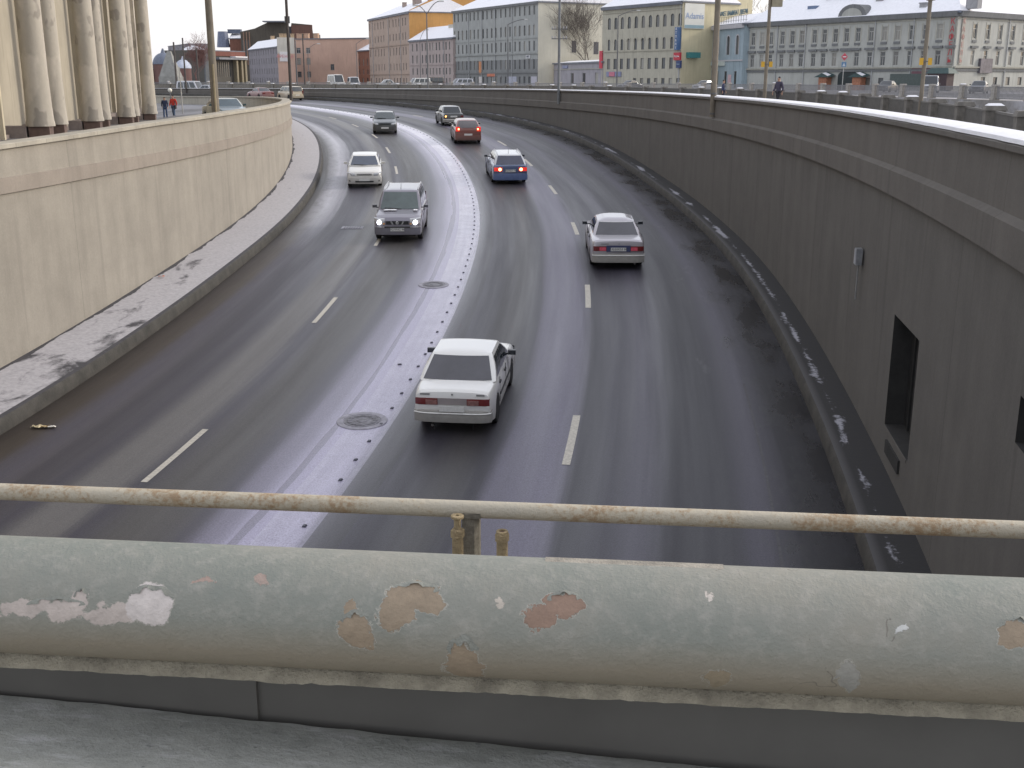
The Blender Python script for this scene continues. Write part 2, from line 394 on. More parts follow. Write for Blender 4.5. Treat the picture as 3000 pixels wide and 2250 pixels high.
n_=MB(); q4=[[V3(r_,t_,z_) for z_ in (ZN0,ZN1) for t_ in (nic0,nic1)] for r_ in (165.1,165.45)]
A4,B4=q4
n_.quad(A4[0],B4[0],B4[2],A4[2]); n_.quad(A4[1],A4[3],B4[3],B4[1]); n_.quad(A4[0],A4[1],B4[1],B4[0]); n_.quad(A4[2],B4[2],B4[3],A4[3]); n_.quad(B4[0],B4[1],B4[3],B4[2]); n_.build('niche',M_DARKC,rw,smooth=0)
Mw=lambda r,th,z:Matrix.Translation(V3(r,th,z))@Matrix.Rotation(th,4,'Z')
mb.box((0,0,0),(.03,1.9,.05),M=Mw(165.10,thm,ZD0-.03)); mb.box((0,0,0),(.06,1.2,.24),M=Mw(165.09,thm+.0006,ZD0-.30),mi=1)
mb.build('door_sill',[M_WRB,M_DARKC],rw,smooth=0)
# second niche edge further right, small boxes fixed to the wall
def wallbox(Y,z,name,label,sx=.22,sz=.34):
    t=thing(name,label,'junction box',V3(165.03,math.asin((Y-CY)/165.1),z),math.asin((Y-CY)/165.1))
    m=MB(); m.box((-.03,0,0),(.12,sx,sz)); m.build('box',mat('galvanised',(.30,.31,.33),.4,.3,6,metal=.5),t)
    m=MB(); m.box((-.095,0,0),(.012,sx*.9,sz*.9)); m.build('lid',mat('galv_lid',(.42,.43,.46),.4,.25,6,metal=.4),t)
    m=MB(); m.tube([(-.02,.0,-sz/2),(-.02,.02,-.9)],.018,6); m.build('conduit',mat('galvanised2',(.25,.25,.25),.5),t)
wallbox(22.9,CAMZ-3.55,'junction_box','small grey metal junction box with a conduit on the dark right wall beyond the doorway')
# left wall
lw=thing('retaining_wall','sunlit beige concrete retaining wall with pinkish band, on the left side of the sunken road','retaining wall')
LB0,LB1=c(2.6),c(2.2)
hi_l=lambda Y:min(zLtop(Y)-.5,CAMZ-2.2)
TL1=math.radians(84)
prof_wall([(145.85,lambda Y:zroad(Y)-.1),(145.85,lambda Y:CAMZ-2.58),(145.80,lambda Y:CAMZ-2.57)],TRW,TL1)
prof=[(145.85,lambda Y:min(zroad(Y)-.1,CAMZ-2.58)),(145.85,lambda Y:CAMZ-2.56)]
prof_wall(prof[::-1],TRW,TL1).build('wall_face',M_WL,lw,smooth=0)
prof=[(145.85,lambda Y:CAMZ-2.56),(145.91,lambda Y:CAMZ-2.55),(145.91,lambda Y:CAMZ-2.2),(145.86,lambda Y:CAMZ-2.19)]
prof_wall(prof[::-1],TRW,TL1).build('wall_band',M_WLB,lw,smooth=20)
prof=[(145.86,lambda Y:CAMZ-2.19),(145.84,lambda Y:zLtop(Y)-.12)]
prof_wall(prof[::-1],TRW,TL1).build('parapet',M_WL,lw,smooth=20)
prof=[(145.84,lambda Y:zLtop(Y)-.12),(145.93,lambda Y:zLtop(Y)-.11),(145.93,lambda Y:zLtop(Y)-.015),(145.89,zLtop),(145.40,zLtop),(145.36,lambda Y:zLtop(Y)-.015),(145.36,lambda Y:zLtop(Y)-.11),(145.44,lambda Y:zLtop(Y)-.12),(145.44,lambda Y:CAMZ-3.4)]
o=prof_wall(prof[::-1],TRW,TL1).build('coping',[M_WLC],lw,smooth=20)
# ---- ground sheets
def street_mat(name,a,b,sn):
    t=NT(name); c_=t.coord('Object'); n=t.noise(c_,.12,7,.7); n2=t.noise(c_,3,5,.7)
    col=t.mix(t.ramp(n,[(.42,0.),(.6,1.)]),t.ramp(n2,[(.3,a),(.7,b)]),(sn,sn*.98,sn*1.05)); t.set(Base_Color=col,Roughness=.7); return t.m
M_STREET=street_mat('street_asphalt',(.07,.068,.07),(.12,.115,.115),.2)
M_PAVE=street_mat('pavement',(.16,.15,.14),(.24,.225,.21),.4)
mb=sheet([20,80,110,128,137,139,141,144,145.45],street_left,TH0,math.radians(88),3); mb.build('left_street',M_STREET,kind='structure')
def rcanal(th):
    d=math.degrees(th); return 172+.55*max(-15,min(30,d))
def sheet2(fr,z,t0=TH0,t1=TH1,step=3):
    P=[]
    for th in ths(t0,t1,step):
        rr=fr(th); row=[]
        for r,zz in rr:
            p,_=pol(r,th=th); p.z=zz; row.append(p)
        P.append(row)
    m=MB(); m.grid(P,flip=True); m.uv=uvp; return m
sheet2(lambda th:[(165.78,ZR),(170,ZR),(rcanal(th)+.6,ZR),(rcanal(th)+.62,ZR-3.2)],0).build('right_embankment',M_PAVE,kind='structure')
sheet2(lambda th:[(rcanal(th)+.5,ZR-2.9),(rcanal(th)+12,ZR-2.9),(rcanal(th)+24.5,ZR-2.9)],0).build('canal_water',mat('canal_ice',(.30,.31,.33),.35,.3,.2),kind='structure')
sheet2(lambda th:[(rcanal(th)+23.7,ZF-3.2),(rcanal(th)+23.72,ZF),(226,ZF),(300,ZF),(450,ZF),(800,ZF+1)],0,TH0,math.radians(176),3).build('ground',M_PAVE,kind='structure')
sheet([216,236],lambda r,Y:ZF+.02,TH0,math.radians(88),3).build('far_road',M_STREET,kind='structure')
# ---- lane dashes
M_PAINT=mat('worn_road_paint',(.47,.44,.38),.6,.25,18)
def dash(r,ya,yb,w_=.13):
    ta,tb=math.asin((ya-CY)/r),math.asin((yb-CY)/r); m=MB();P=[]
    for i in range(6):
        th=ta+(tb-ta)*i/5; row=[]
        for rr in (r-w_/2,r+w_/2):
            p,_=pol(rr,th=th); p.z=zroad(p.y)+.006; row.append(p)
        P.append(row)
    m.grid(P,flip=True); return m
Rd=[(v-1.4,v+1.4) for v in (9.7,21.45,33.2,44.6,55.1,64.7,73.8,82.6,91,99.5)]
Ld=[(v-1.4,v+1.4) for v in (9.6,20.6,31.6,42.3,52.4,61.8,70.1,78.4,87.6,96.5)]
for i,(a,b) in enumerate(Rd): dash(159.25,a,b,.16).build('lane_dash',M_PAINT,kind='structure')
for i,(a,b) in enumerate(Ld): dash(151.65,a,b,.13).build('lane_dash',M_PAINT,kind='structure')
mb=MB();P=[]
# thin scratched line by the right kerb
for th in ths(math.asin((13-CY)/163),math.asin((25-CY)/163),1):
    row=[]
    for rr in (162.98,163.03):
        p,_=pol(rr,th=th); p.z=zroad(p.y)+.006; row.append(p)
    P.append(row)
mb.grid(P,flip=True); mb.build('edge_line',mat('faded_line',(.075,.073,.08),.6,.3,12),kind='structure')
# ---- lane studs on the salt strip
ms=MB(); ms.frus(0,.028,.05,.036,.034,.022); st_me=ms.mesh('road_stud',mat('stud_steel',(.05,.05,.075),.4,.2,30),0)
for k in range(92):
    Y=16.3+k*1.0 if k<60 else 76+(k-60)*1.3
    p,th=pol(155.2,Y); p.z=zroad(p.y)+.002
    obj('road_stud',st_me,None,'small dark square road stud in the row along the whitish centre strip','road stud','studs along the centre line',None,p,(0,0,th+math.pi/2))
p,th=pol(154.72,26.45); p.z=zroad(p.y)+.002
obj('road_stud',st_me,None,'single dark road stud lying left of the row, behind the white saloon','road stud',None,None,p,(0,0,.4))
# ---- manholes, drain
def manhole(r,Y,label,sz=.34,square=False):
    p,th=pol(r,Y); p.z=zroad(p.y)+.004
    t=thing('manhole_cover',label,'manhole cover',p,th)
    M1=mat('manhole_frame',(.27,.26,.30),.5,.35,6,bump=.4); M2=mat('cast_iron',(.16,.155,.175),.45,.6,9,bump=.6)
    # lean it with the road slope
    sl_=(zroad(Y+1)-zroad(Y-1))/2; t.rotation_euler=(math.atan(sl_),0,0)
    m=MB()
    if square: m.box((0,0,.004),(sz*2.4,sz*1.6,.012)); 
    else: m.lathe([(sz*1.35,0),(sz*1.33,.012),(sz*1.02,.014),(sz,.004)],32)
    m.build('frame',M1,t)
    m=MB()
    if square:
        for k in range(7): m.box((-.3+.1*k,0,.014),(.05,sz*1.3,.012))
    else:
        m.lathe([(sz*.97,0),(sz*.97,.012),(sz*.8,.012),(sz*.78,.02),(sz*.6,.02),(sz*.58,.012),(sz*.3,.012),(sz*.28,.02),(.01,.02)],32)
        for k in range(12):
            a=k*math.pi/6; m.box((math.cos(a)*sz*.7,math.sin(a)*sz*.7,.022),(.09,.04,.008))
    m.build('lid',M2,t)
manhole(154.75,22.5,'round manhole cover in the whitish strip nearest the bridge rail',.40)
manhole(154.4,34.6,'round manhole cover in the whitish strip level with the silver saloon',.36)
manhole(150.3,44.75,'dark rectangular drain cover on the left carriageway by the silver off-road car',.36,True)
# ---- litter
mr=random.Random(5)
def litter(px,py,label,cols,sz):
    h=at(px,py,1); 
    # walk the ray down to road / walkway
    A,q=ray(px,py); Y=5
    while True:
        x=A*Y; r=math.hypot(x-CX,Y-CY); z=zroad(Y)+(.42 if r<147.6 else 0)
        if CAMZ-q*Y<=z or Y>120: break
        Y+=.02
    t=thing('litter',label,'litter',(x,Y,z+.01))
    for i,cc in enumerate(cols):
        m=MB(); P=[]
        for a in range(5):
            P.append([(mr.uniform(-.02,.02)+(b-2)*sz*.35+i*sz*.9,(a-2)*sz*.18+mr.uniform(-.02,.02),abs(mr.gauss(0,.03))*sz*4+.01) for b in range(5)])
        m.grid(P); m.build('scrap',mat('scrap%d%s'%(i,label[:6]),cc,.6,.3,9),t,smooth=0)
litter(108,1255,'crumpled tan and white paper scrap by the left kerb near the rail',[(.55,.47,.30),(.5,.38,.2),(.7,.67,.6)],.16)
litter(473,812,'small orange scrap on the snowy left walkway against the wall',[(.5,.16,.08)],.14)
# =================================================================== foreground bridge rail
PHI=math.atan(-.100)
RM=Matrix.Rotation(PHI,4,'Z')
def rp(x,y,z): return RM@Vector((x,y,z))+Vector((0,0,CAMZ))
SL=.45   # the rail falls slightly to the right in its own length? (kept level)
RC_Y,RC_D,RAD=1.15,.595,.069
def cap_uv(px,py):
    A,q=ray(px,py); d=RM.inverted()@Vector((A,1,-q)); d2=Vector((d.y,d.z)); c2=Vector((RC_Y,-RC_D))
    a=d2.dot(d2); b=-2*d2.dot(c2); cc=c2.dot(c2)-RAD*RAD; D=b*b-4*a*cc
    tt=(-b-math.sqrt(max(D,0)))/2/a; P=d2*tt-c2; ang=math.atan2(P.y,-P.x)
    return d.x*tt,ang*RAD
def cap_material():
    t=NT('peeling_grey_green_paint'); uv=t.n('ShaderNodeUVMap').outputs[0]; c_=t.coord('Object')
    n1=t.noise(c_,5,6,.65); n2=t.noise(c_,55,5,.7); n3=t.noise(c_,240,3,.6); u,v,_=t.sep(uv)
    base=t.ramp(n1,[(.28,(.178,.195,.17)),(.5,(.228,.23,.198)),(.72,(.262,.247,.205))])
    base=t.mix(t.ramp(n2,[(.5,0.),(.75,.5)]),base,(.36,.34,.30))
    # dirt gathers at the lower edge, dust on top
    low=t.ramp(t.math('ADD',v,t.math('MULTIPLY',t.math('SUBTRACT',n1,.5),.03)),[(.0,0.),(1.,0.)])
    dl=t.math('MULTIPLY',t.math('SUBTRACT',.012,t.math('ADD',v,t.math('MULTIPLY',t.math('SUBTRACT',n1,.5),.05))),25,clamp=True)
    base=t.mix(t.math('MULTIPLY',dl,.85),base,(.265,.225,.165))
    nd=t.noise(uv,22,5,.65); nx=t.noise(uv,60,4,.6)
    nv=t.n('ShaderNodeTexNoise'); nv.inputs['Scale'].default_value=30; nv.inputs['Detail'].default_value=9; nv.inputs['Roughness'].default_value=.68; t.l(uv,nv.inputs['Vector'])
    sv=t.n('ShaderNodeVectorMath',operation='SUBTRACT'); t.l(nv.outputs['Color'],sv.inputs[0]); sv.inputs[1].default_value=(.5,.5,.5)
    sc=t.n('ShaderNodeVectorMath',operation='SCALE'); t.l(sv.outputs[0],sc.inputs[0]); sc.inputs['Scale'].default_value=.05
    av=t.n('ShaderNodeVectorMath',operation='ADD'); t.l(uv,av.inputs[0]); t.l(sc.outputs[0],av.inputs[1]); wu,wv,_=t.sep(av.outputs[0])
    hsum=None
    pk=(.46,.40,.36); tan=(.275,.215,.15); rd=(.25,.165,.12)
    E=[((60,1790),(62,26),pk),((170,1785),(85,30),pk),((235,1765),(22,36),pk),((330,1800),(80,28),pk),((440,1775),(70,52),(.54,.49,.46)),
       ((1215,1755),(80,48),tan),((1160,1800),(60,42),tan),((1045,1850),(50,48),tan),((1030,1800),(20,34),tan),((1360,1955),(55,58),tan),((1462,1766),(18,16),(.45,.4,.34)),
       ((1655,1772),(52,38),rd),((1580,1810),(50,28),rd),((2985,1860),(62,50),tan),((590,1708),(30,7),(.33,.24,.2)),((760,1692),(18,7),(.34,.26,.22)),
       ((2480,1990),(30,34),(.29,.28,.25)),((2100,1990),(34,20),(.27,.22,.15)),((2080,1758),(14,8),(.5,.45,.4)),((2650,1840),(24,10),(.5,.5,.48))]
    late=[]
    for (px,py),(rx,ry),colr in E:
        cu,cv=cap_uv(px,py); u1,_=cap_uv(px+rx,py); _,v1=cap_uv(px,min(py+ry,2030)); ru=abs(u1-cu); rv=max(.004,abs(v1-cv))
        a=t.math('DIVIDE',t.math('SUBTRACT',wu,cu),ru); b=t.math('DIVIDE',t.math('SUBTRACT',wv,cv),rv)
        d=t.math('ADD',t.math('MULTIPLY',a,a),t.math('MULTIPLY',b,b))
        msk=t.math('LESS_THAN',d,1.0); ring=t.math('LESS_THAN',t.math('ABSOLUTE',t.math('SUBTRACT',d,1.05)),.10)
        dk=t.mix(.6,colr,t.ramp(n2,[(.3,.75),(.7,1.25)]),'MULTIPLY')
        base=t.mix(t.math('MULTIPLY',ring,.7),base,(.40,.38,.33)); late.append((msk,dk))
        hsum=msk if hsum is None else t.math('MAXIMUM',hsum,msk)
    for msk,dk in late: base=t.mix(msk,base,dk)
    # hairline cracks
    cr=t.noise(uv,9,3,.5); crk=t.math('LESS_THAN',t.math('ABSOLUTE',t.math('SUBTRACT',cr,.5)),.0025); zone=t.math('GREATER_THAN',n1,.60)
    crk=t.math('MULTIPLY',crk,zone); base=t.mix(t.math('MULTIPLY',crk,.6),base,(.14,.12,.1))
    t.set(Base_Color=base,Roughness=.62)
    h=t.math('ADD',t.math('ADD',t.math('MULTIPLY',n3,.10),t.math('MULTIPLY',n2,.22)),t.math('MULTIPLY',hsum,-.55)); h=t.math('SUBTRACT',h,t.math('MULTIPLY',crk,.6))
    t.bump(h,1.0,.009); return t.m
br=thing('bridge_parapet','thick rounded grey-green parapet rail with peeling paint across the foreground','bridge railing',(0,0,CAMZ),PHI)
mb=MB();P=[];uvd={}
n=40; NA=36
for i in range(n+1):
    x=-2.2+4.4*i/n; row=[]
    for k in range(NA+1):
        a=math.radians(-52+ (232)*k/NA); row.append((x,RC_Y-RAD*math.cos(a),-RC_D+RAD*math.sin(a)))
    P.append(row)
mb.grid(P); 
mb.uv=lambda v:(v[0],math.atan2(v[2]+RC_D,-(v[1]-RC_Y))*RAD)
mb.build('handrail',cap_material(),br,smooth=60)
# lifted paint flakes curling over the upper edges of the bare patches
def cpos(u,v,l): a=v/RAD; return (u,RC_Y-(RAD+l)*math.cos(a),-RC_D+(RAD+l)*math.sin(a))
fr=random.Random(21); capm=br.children[0].data.materials[0]
for (px,py),(rx,ry) in (((440,1775),(70,52)),((235,1765),(22,36)),((1215,1755),(80,48)),((1045,1850),(50,48)),((1360,1955),(55,58)),((1655,1772),(52,38)),((2985,1860),(62,50)),((170,1785),(85,30))):
    cu,cv=cap_uv(px,py); ru=abs(cap_uv(px+rx,py)[0]-cu); rv=max(.004,abs(cap_uv(px,min(py+ry,2030))[1]-cv)); P=[]
    a0=fr.uniform(20,50); a1=fr.uniform(120,165); ph=fr.uniform(0,6)
    for i in range(25):
        a=math.radians(a0+(a1-a0)*i/24); j=.93+.09*math.sin(a*9+ph)+fr.uniform(-.05,.05); w_=math.sin(math.pi*i/24)
        lift=.0024*w_*(.55+.45*math.sin(a*5+ph))+.0002
        P.append([cpos(cu+math.cos(a)*ru*q,cv+math.sin(a)*rv*q,l) for q,l in ((j,lift),((j+1.2)/2,lift*.55),(1.24,-.0004))])
    m=MB(); m.grid(P); m.uv=lambda v:(v[0],math.atan2(v[2]+RC_D,-(v[1]-RC_Y))*RAD)
    m.build('paint_flake',mat('flake_paint',(.23,.235,.205),.65,.2,40,bump=.4),br,smooth=50)
# ragged lip under the rail
M_LIP=mat('chipped_render',(.36,.325,.25),.85,.35,30,bump=.8)
mb=MB();P=[]; rr=random.Random(3)
yb=RC_Y-RAD*math.cos(math.radians(-52)); zb=-RC_D+RAD*math.sin(math.radians(-52))
for i in range(441):
    x=-2.2+4.4*i/440; j=.0008*math.sin(x*37)+.0006*math.sin(x*91+1)+rr.gauss(0,.0009); nick=(-.006 if math.sin(x*13)+math.sin(x*29.3)>1.72 else 0)
    P.append([(x,yb+.008,zb+.004),(x,yb+.003+nick*.2,zb-.003),(x,yb-.005+nick*.3,zb-.010+j*.2),(x,yb-.007+nick*.4,zb-.0155+j*.5),(x,yb+.05,zb-.018+j*.5)])
mb.grid(P,flip=True); mb.build('rail_lip',M_LIP,br,smooth=50,fixn=False)
# shaded panel and ledge
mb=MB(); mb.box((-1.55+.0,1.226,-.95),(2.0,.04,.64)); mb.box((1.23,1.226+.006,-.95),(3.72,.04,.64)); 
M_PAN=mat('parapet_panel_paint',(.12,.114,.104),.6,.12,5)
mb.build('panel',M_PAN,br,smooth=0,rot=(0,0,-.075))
t=NT('dusty_granite'); c_=t.coord('Object'); n1=t.noise(c_,7,7,.7); n2=t.noise(c_,45,5,.7); mp=t.coord('Object',(3,14,1)); n3=t.noise(mp,3,6,.7)
base=t.ramp(n1,[(.3,(.28,.29,.265)),(.5,(.37,.375,.345)),(.72,(.44,.44,.405))]); base=t.mix(t.ramp(n3,[(.53,0.),(.66,.75)]),base,(.52,.52,.51)); base=t.mix(t.ramp(n2,[(.62,0.),(.7,.6)]),base,(.10,.11,.11))
t.set(Base_Color=base,Roughness=.95); t.b.inputs['Specular IOR Level'].default_value=.2; t.bump(n2,.8,.006); M_LEDGE=t.m
mb=MB();P=[]
for i in range(221):
    x=-2.2+4.4*i/220; j=.0008*math.sin(x*23)+.0006*math.sin(x*71)+rr.gauss(0,.0006)
    P.append([(x,1.203+j,-.86),(x,1.201+j,-.806),(x,1.192+j,-.801),(x,1.05,-.80),(x,.86,-.80),(x,.84,-.81),(x,.84,-1.7)])
mb.grid(P,flip=True); mb.build('ledge',M_LEDGE,br,smooth=40,rot=(0,0,-.075))
# slender top strip behind the cap (old flashing) visible on the far edge
mb=MB(); mb.box((.022,RC_Y+.008,-RC_D+.0672),(.20,.02,.003)); mb.build('flashing',mat('old_flashing',(.33,.30,.25),.7,.35,40,bump=.5),br,smooth=0)
# outer slab of the bridge, pipe rail, studs
mb=MB(); mb.box((0,2.30,-1.78),(40,1.9,.3)); mb.box((0,-6,-1.95),(40,14.9,.3))
bs=mb.build('bridge_deck',mat('bridge_concrete',(.2,.19,.17),.9,.3,3),None,label='concrete edge slab of the road bridge under the camera, below the foreground rail',cat='bridge',smooth=0); bs.rotation_euler=(0,0,PHI); bs.location=(0,0,CAMZ)
t=NT('rusty_cream_paint'); c_=t.coord('Object'); n1=t.noise(c_,3.5,6,.7); n2=t.noise(c_,60,5,.75); sz=t.sep(t.n('ShaderNodeNewGeometry').outputs['Normal'])[2]
base=t.ramp(n1,[(.35,(.46,.42,.34)),(.65,(.50,.44,.33))]); base=t.mix(t.ramp(t.math('ADD',t.math('MULTIPLY',n1,.75),t.math('MULTIPLY',n2,.45)),[(.60,0.),(.70,.75)]),base,(.30,.185,.09)); base=t.mix(t.ramp(n2,[(.66,0.),(.72,.6)]),base,(.2,.12,.06))
t.set(Base_Color=base,Roughness=.75); t.bump(n2,.8,.008); M_RUST=t.m
M_STUD=mat('ochre_rust_paint',(.40,.31,.18),.85,.3,25,bump=.8)
pr=thing('pipe_rail','rusty cream painted horizontal pipe on an angle iron post beyond the foreground parapet','pipe rail',(0,0,CAMZ),PHI)
PY=3.02; a_,q_=ray(1500,1502); PD=q_*PY
mb=MB(); mb.tube([(-5,PY,-PD-.02*0),(5,PY,-PD)],.0255,20); mb.build('pipe',M_RUST,pr,smooth=60)
def rpx(px,py,Y):   # x in rail frame for pixel at rail-frame depth Y
    A,q=ray(px,py); d=RM.inverted()@Vector((A,1,-q)); tt=Y/d.y; return d.x*tt,d.z*tt
xp,_=rpx(1381,1570,PY+.0)
mb=MB(); hgt=.62
zt=-PD-.015
mb.add([(xp-.024,PY-.022,zt-hgt),(xp+.012,PY-.022,zt-hgt),(xp+.024,PY-.002,zt-hgt),(xp+.024,PY+.03,zt-hgt),(xp-.018,PY+.03,zt-hgt),(xp-.024,PY-.022,zt),(xp+.012,PY-.022,zt),(xp+.024,PY-.002,zt),(xp+.024,PY+.03,zt),(xp-.018,PY+.03,zt)],
 [(0,1,6,5),(1,2,7,6),(2,3,8,7),(3,4,9,8),(4,0,5,9),(5,6,7,8,9)])
mb.build('post',mat('scaly_post_paint',(.34,.31,.25),.9,.3,45,bump=1.0),pr,smooth=20)
mb=MB(); mb.box((xp,PY+.0,zt+.004),(.062,.05,.018)); mb.build('weld_collar',mat('scaly_post_paint',(.3,.3,.3)),pr,smooth=0)
def stud(px,ytop,tall,label):
    x0,z0=rpx(px,ytop,PY-.05)
    t=thing('anchor_bolt',label,'anchor bolt',RM@Vector((x0,PY-.05,0))+Vector((0,0,CAMZ+z0)),PHI)
    nut0=-.043 if tall else -.008
    mb=MB(); mb.lathe([(.0165,-.55),(.0165,nut0-.022)],20); mb.build('shank',M_STUD,t,smooth=50)
    mb=MB(); n6=[(math.cos(k*math.pi/3+.3)*.0205,math.sin(k*math.pi/3+.3)*.0205) for k in range(6)]
    vs=[(x,y,nut0-.022) for x,y in n6]+[(x,y,nut0) for x,y in n6]+[(x*.8,y*.8,nut0+.004) for x,y in n6]
    fs=[(k,(k+1)%6,6+(k+1)%6,6+k) for k in range(6)]+[(6+k,6+(k+1)%6,12+(k+1)%6,12+k) for k in range(6)]+[tuple(range(12,18))]
    mb.add(vs,fs); mb.build('nut',M_STUD,t,smooth=0)
    if tall:
        mb=MB(); mb.lathe([(.0105,nut0),(.0105,-.008),(.0185,-.005),(.0195,0),(.018,.0025),(.006,.0028),(.005,-.004)],24); mb.build('screw_head',M_STUD,t,smooth=40)
    else:
        mb=MB(); mb.lathe([(.0175,nut0),(.0175,nut0+.008),(.0155,nut0+.0095),(.0095,nut0+.009),(.009,nut0-.0)],24); mb.build('sleeve_rim',M_STUD,t,smooth=40)
        mb=MB(); mb.lathe([(.0088,nut0+.0045),(.0085,nut0+.005)],16); mb.build('bore',mat('bolt_hole',(.12,.07,.05),.9,.2,20),t)
stud(1340,1512,True,'taller rusty anchor bolt with a disc head left of the angle iron post')
stud(1471,1556,False,'shorter hollow anchor bolt with a hex nut right of the angle iron post')

# =================================================================== vehicles
def glassm(): 
    return mat('car_glass',(.018,.024,.03),.06,0,spec=.6,coat=.6)
def tyrem(): return mat('tyre_rubber',(.018,.018,.019),.85,.2,20)
def lerp(a,b,t): return a+(b-a)*t
def car(name,label,cat,loc,head,sp,group=None,detail=2,pitch=0.0):
    """local +Y is the nose. sp: dict of dimensions and colours"""
    L,W,H=sp['L'],sp['W'],sp['H']; hw=W/2
    t=thing(name,label,cat,loc,head-math.pi/2,group); t.rotation_euler=(pitch,0,head-math.pi/2)
    pn='paint_'+'_'.join('%02d'%int(c*99) for c in sp['paint'])+('m' if sp.get('metal') else '')
    if pn not in MATS:
        q_=NT(pn); oc=q_.coord('Object'); ox,oy,oz=q_.sep(oc); ns=q_.noise(oc,5,5,.7)
        gf=q_.math('MULTIPLY',q_.math('SUBTRACT',q_.math('ADD',.62,q_.math('MULTIPLY',ns,.35)),oz),1.5,clamp=True)
        gf=q_.math('MULTIPLY',gf,.62)
        q_.set(Base_Color=q_.mix(gf,sp['paint'],(.16,.145,.13)),Roughness=q_.math('ADD',.28,q_.math('MULTIPLY',gf,.6)),Metallic=.45 if sp.get('metal') else 0.0,Coat_Weight=q_.math('SUBTRACT',.75,gf,clamp=True),Coat_Roughness=.06)
        MATS[pn]=q_.m
    PM=MATS[pn]
    TRIM=mat('black_trim',(.02,.02,.022),.55,.2,10); CH=mat('chrome',(.6,.6,.6),.15,0,metal=1)
    top=sp['top']; tys=[p[0] for p in top]; tzs=[p[1] for p in top]
    wr=sp.get('wr',.30); wb=sp['wheels']; ar=wr+.055; zl=sp.get('sill',.22)
    def zt(y): return float(np.interp(y,tys,tzs))
    def hwf(y):
        d=min(y+L/2,L/2-y); return hw*(1-.07*(1-min(d/.6,1))**2.2-(.015 if d<.02 else 0))
    ys=sorted(set([round(-L/2+i*L/56,4) for i in range(57)]+[round(y,4) for y in tys]+[round(w_+s_*ar*k,4) for w_ in wb for s_ in(-1,1) for k in(1,.97,.85,.6)]))
    ys=[y for y in ys if -L/2<=y<=L/2]
    P=[]
    for y in ys:
        z0=zl+.10*max(0,1-min(y+L/2,L/2-y)/.5)
        for w_ in wb:
            if abs(y-w_)<ar: z0=max(z0,wr-.02+math.sqrt(ar*ar-(y-w_)**2))
        ww=hwf(y); z1=zt(y); zs=z1-.07; zs=max(zs,z0+.02); bl=.02+.03*min(1,max(0,(z1-.5)/.4))
        half=[(ww-.02,z0),(ww-.003,z0+(zs-z0)*.2),(ww,z0+(zs-z0)*.5),(ww-.01,z0+(zs-z0)*.8),(ww-.03,zs),(ww-.075,z1-.022),(ww-.16,z1-.004),(ww*.55,z1+.012),(0.0,z1+.02)]
        row=[(x,y,z) for x,z in half]+[(-x,y,z) for x,z in half[-2::-1]]
        P.append(row)
    m=MB(); m.grid(P,flip=True)
    for e,fl in ((0,False),(-1,True)):
        r=P[e]; nn=len(r)
        for i in range(nn//2-0):
            if i+1<=nn-2-i:
                q=(r[i],r[i+1],r[nn-2-i],r[nn-1-i]); 
                if i==nn//2-1: m.add([r[i],r[i+1],r[nn-1-i]],[(0,1,2) if fl else (2,1,0)])
                else: m.add(list(q),[(0,1,2,3) if fl else (3,2,1,0)])
    m.build('body',PM,t,smooth=35,fixn=True)
    if detail==0 and False: return t
    # underbody
    m=MB(); m.box((0,0,.38),(W-.5,L-.5,.36)); m.box((0,(wb[0]+wb[1])/2,.36),(W-.12,wb[0]-wb[1]-2*ar,.26))
    for yy in (wb): m.box((0,yy,.42),(W-.46,2*ar,.40))
    m.build('underbody',mat('underbody_black',(.012,.012,.012),.9,0),t,smooth=0)
    # wheels
    rimc=sp.get('rim',(.35,.35,.36))
    def wheel_parts(par,side):
        m=MB(); hw_=.09
        prof=[(wr*.62,-hw_),(wr*.93,-hw_),(wr,-hw_*.75),(wr,hw_*.75),(wr*.93,hw_),(wr*.62,hw_)]
        m.lathe(prof,28); me=m.mesh('tyre',tyrem(),40)
        o=obj('tyre',me,par)
        m=MB(); m.lathe([(wr*.63,-hw_*.8),(wr*.64,hw_*.85),(wr*.58,hw_*.9),(wr*.5,hw_*.55),(wr*.2,hw_*.5),(wr*.16,hw_*.7),(.01,hw_*.7)],24)
        if detail>1:
            for k in range(8):
                a=k*math.pi/4; m.box((math.cos(a)*wr*.38,math.sin(a)*wr*.38,hw_*.62),(.05,.05,.03),mi=1,M=None)
        m.build('rim',[mat('rim_%02d'%int(rimc[0]*99),rimc,.4,.2,12,metal=.4),TRIM],par,smooth=40)
    for yy in wb:
        for sx in (-1,1):
            wt=obj('wheel',None,t,loc=(sx*(hw-.10),yy,wr)); wt.rotation_euler=(0,sx*math.pi/2,0)
            wheel_parts(wt,sx)
    # cabin
    c=sp['cab']  # y_wind_base,y_roof_front,y_roof_rear,y_rear_base, belt z, half widths
    yA,yB,yC,yD=c['y']; zb=c['zb']; wbt=c.get('wb',hw-.075); wrf=c.get('wr',hw-.24); zr=H-.035; zbr=c.get('zbr',zb)
    bul=c.get('bulge',.10)
    def Ff(s_,v): # front face
        x=s_*lerp(wbt,wrf,v)*.96; y=lerp(yA,yB,v)+bul*(1-s_*s_)*lerp(1,.6,v); return Vector((x,y,lerp(zb,zr,v)))
    def Fr(s_,v):
        x=s_*lerp(wbt,wrf,v)*.96; y=lerp(yD,yC,v)-bul*.8*(1-s_*s_)*lerp(1,.6,v)-c.get('rb',0)*math.sin(v*math.pi); return Vector((x,y,lerp(zbr,zr,v)))
    def Fs(s_,t_,v): # side face, t_ 0 front .. 1 rear
        z=lerp(lerp(zb,zbr,t_),zr,v); y=lerp(lerp(yA-.07,yD+.07,t_),lerp(yB-.05,yC+.05,t_),v); x=s_*(lerp(wbt,wrf,v)+.03*math.sin(v*math.pi)); return Vector((x,y,z))
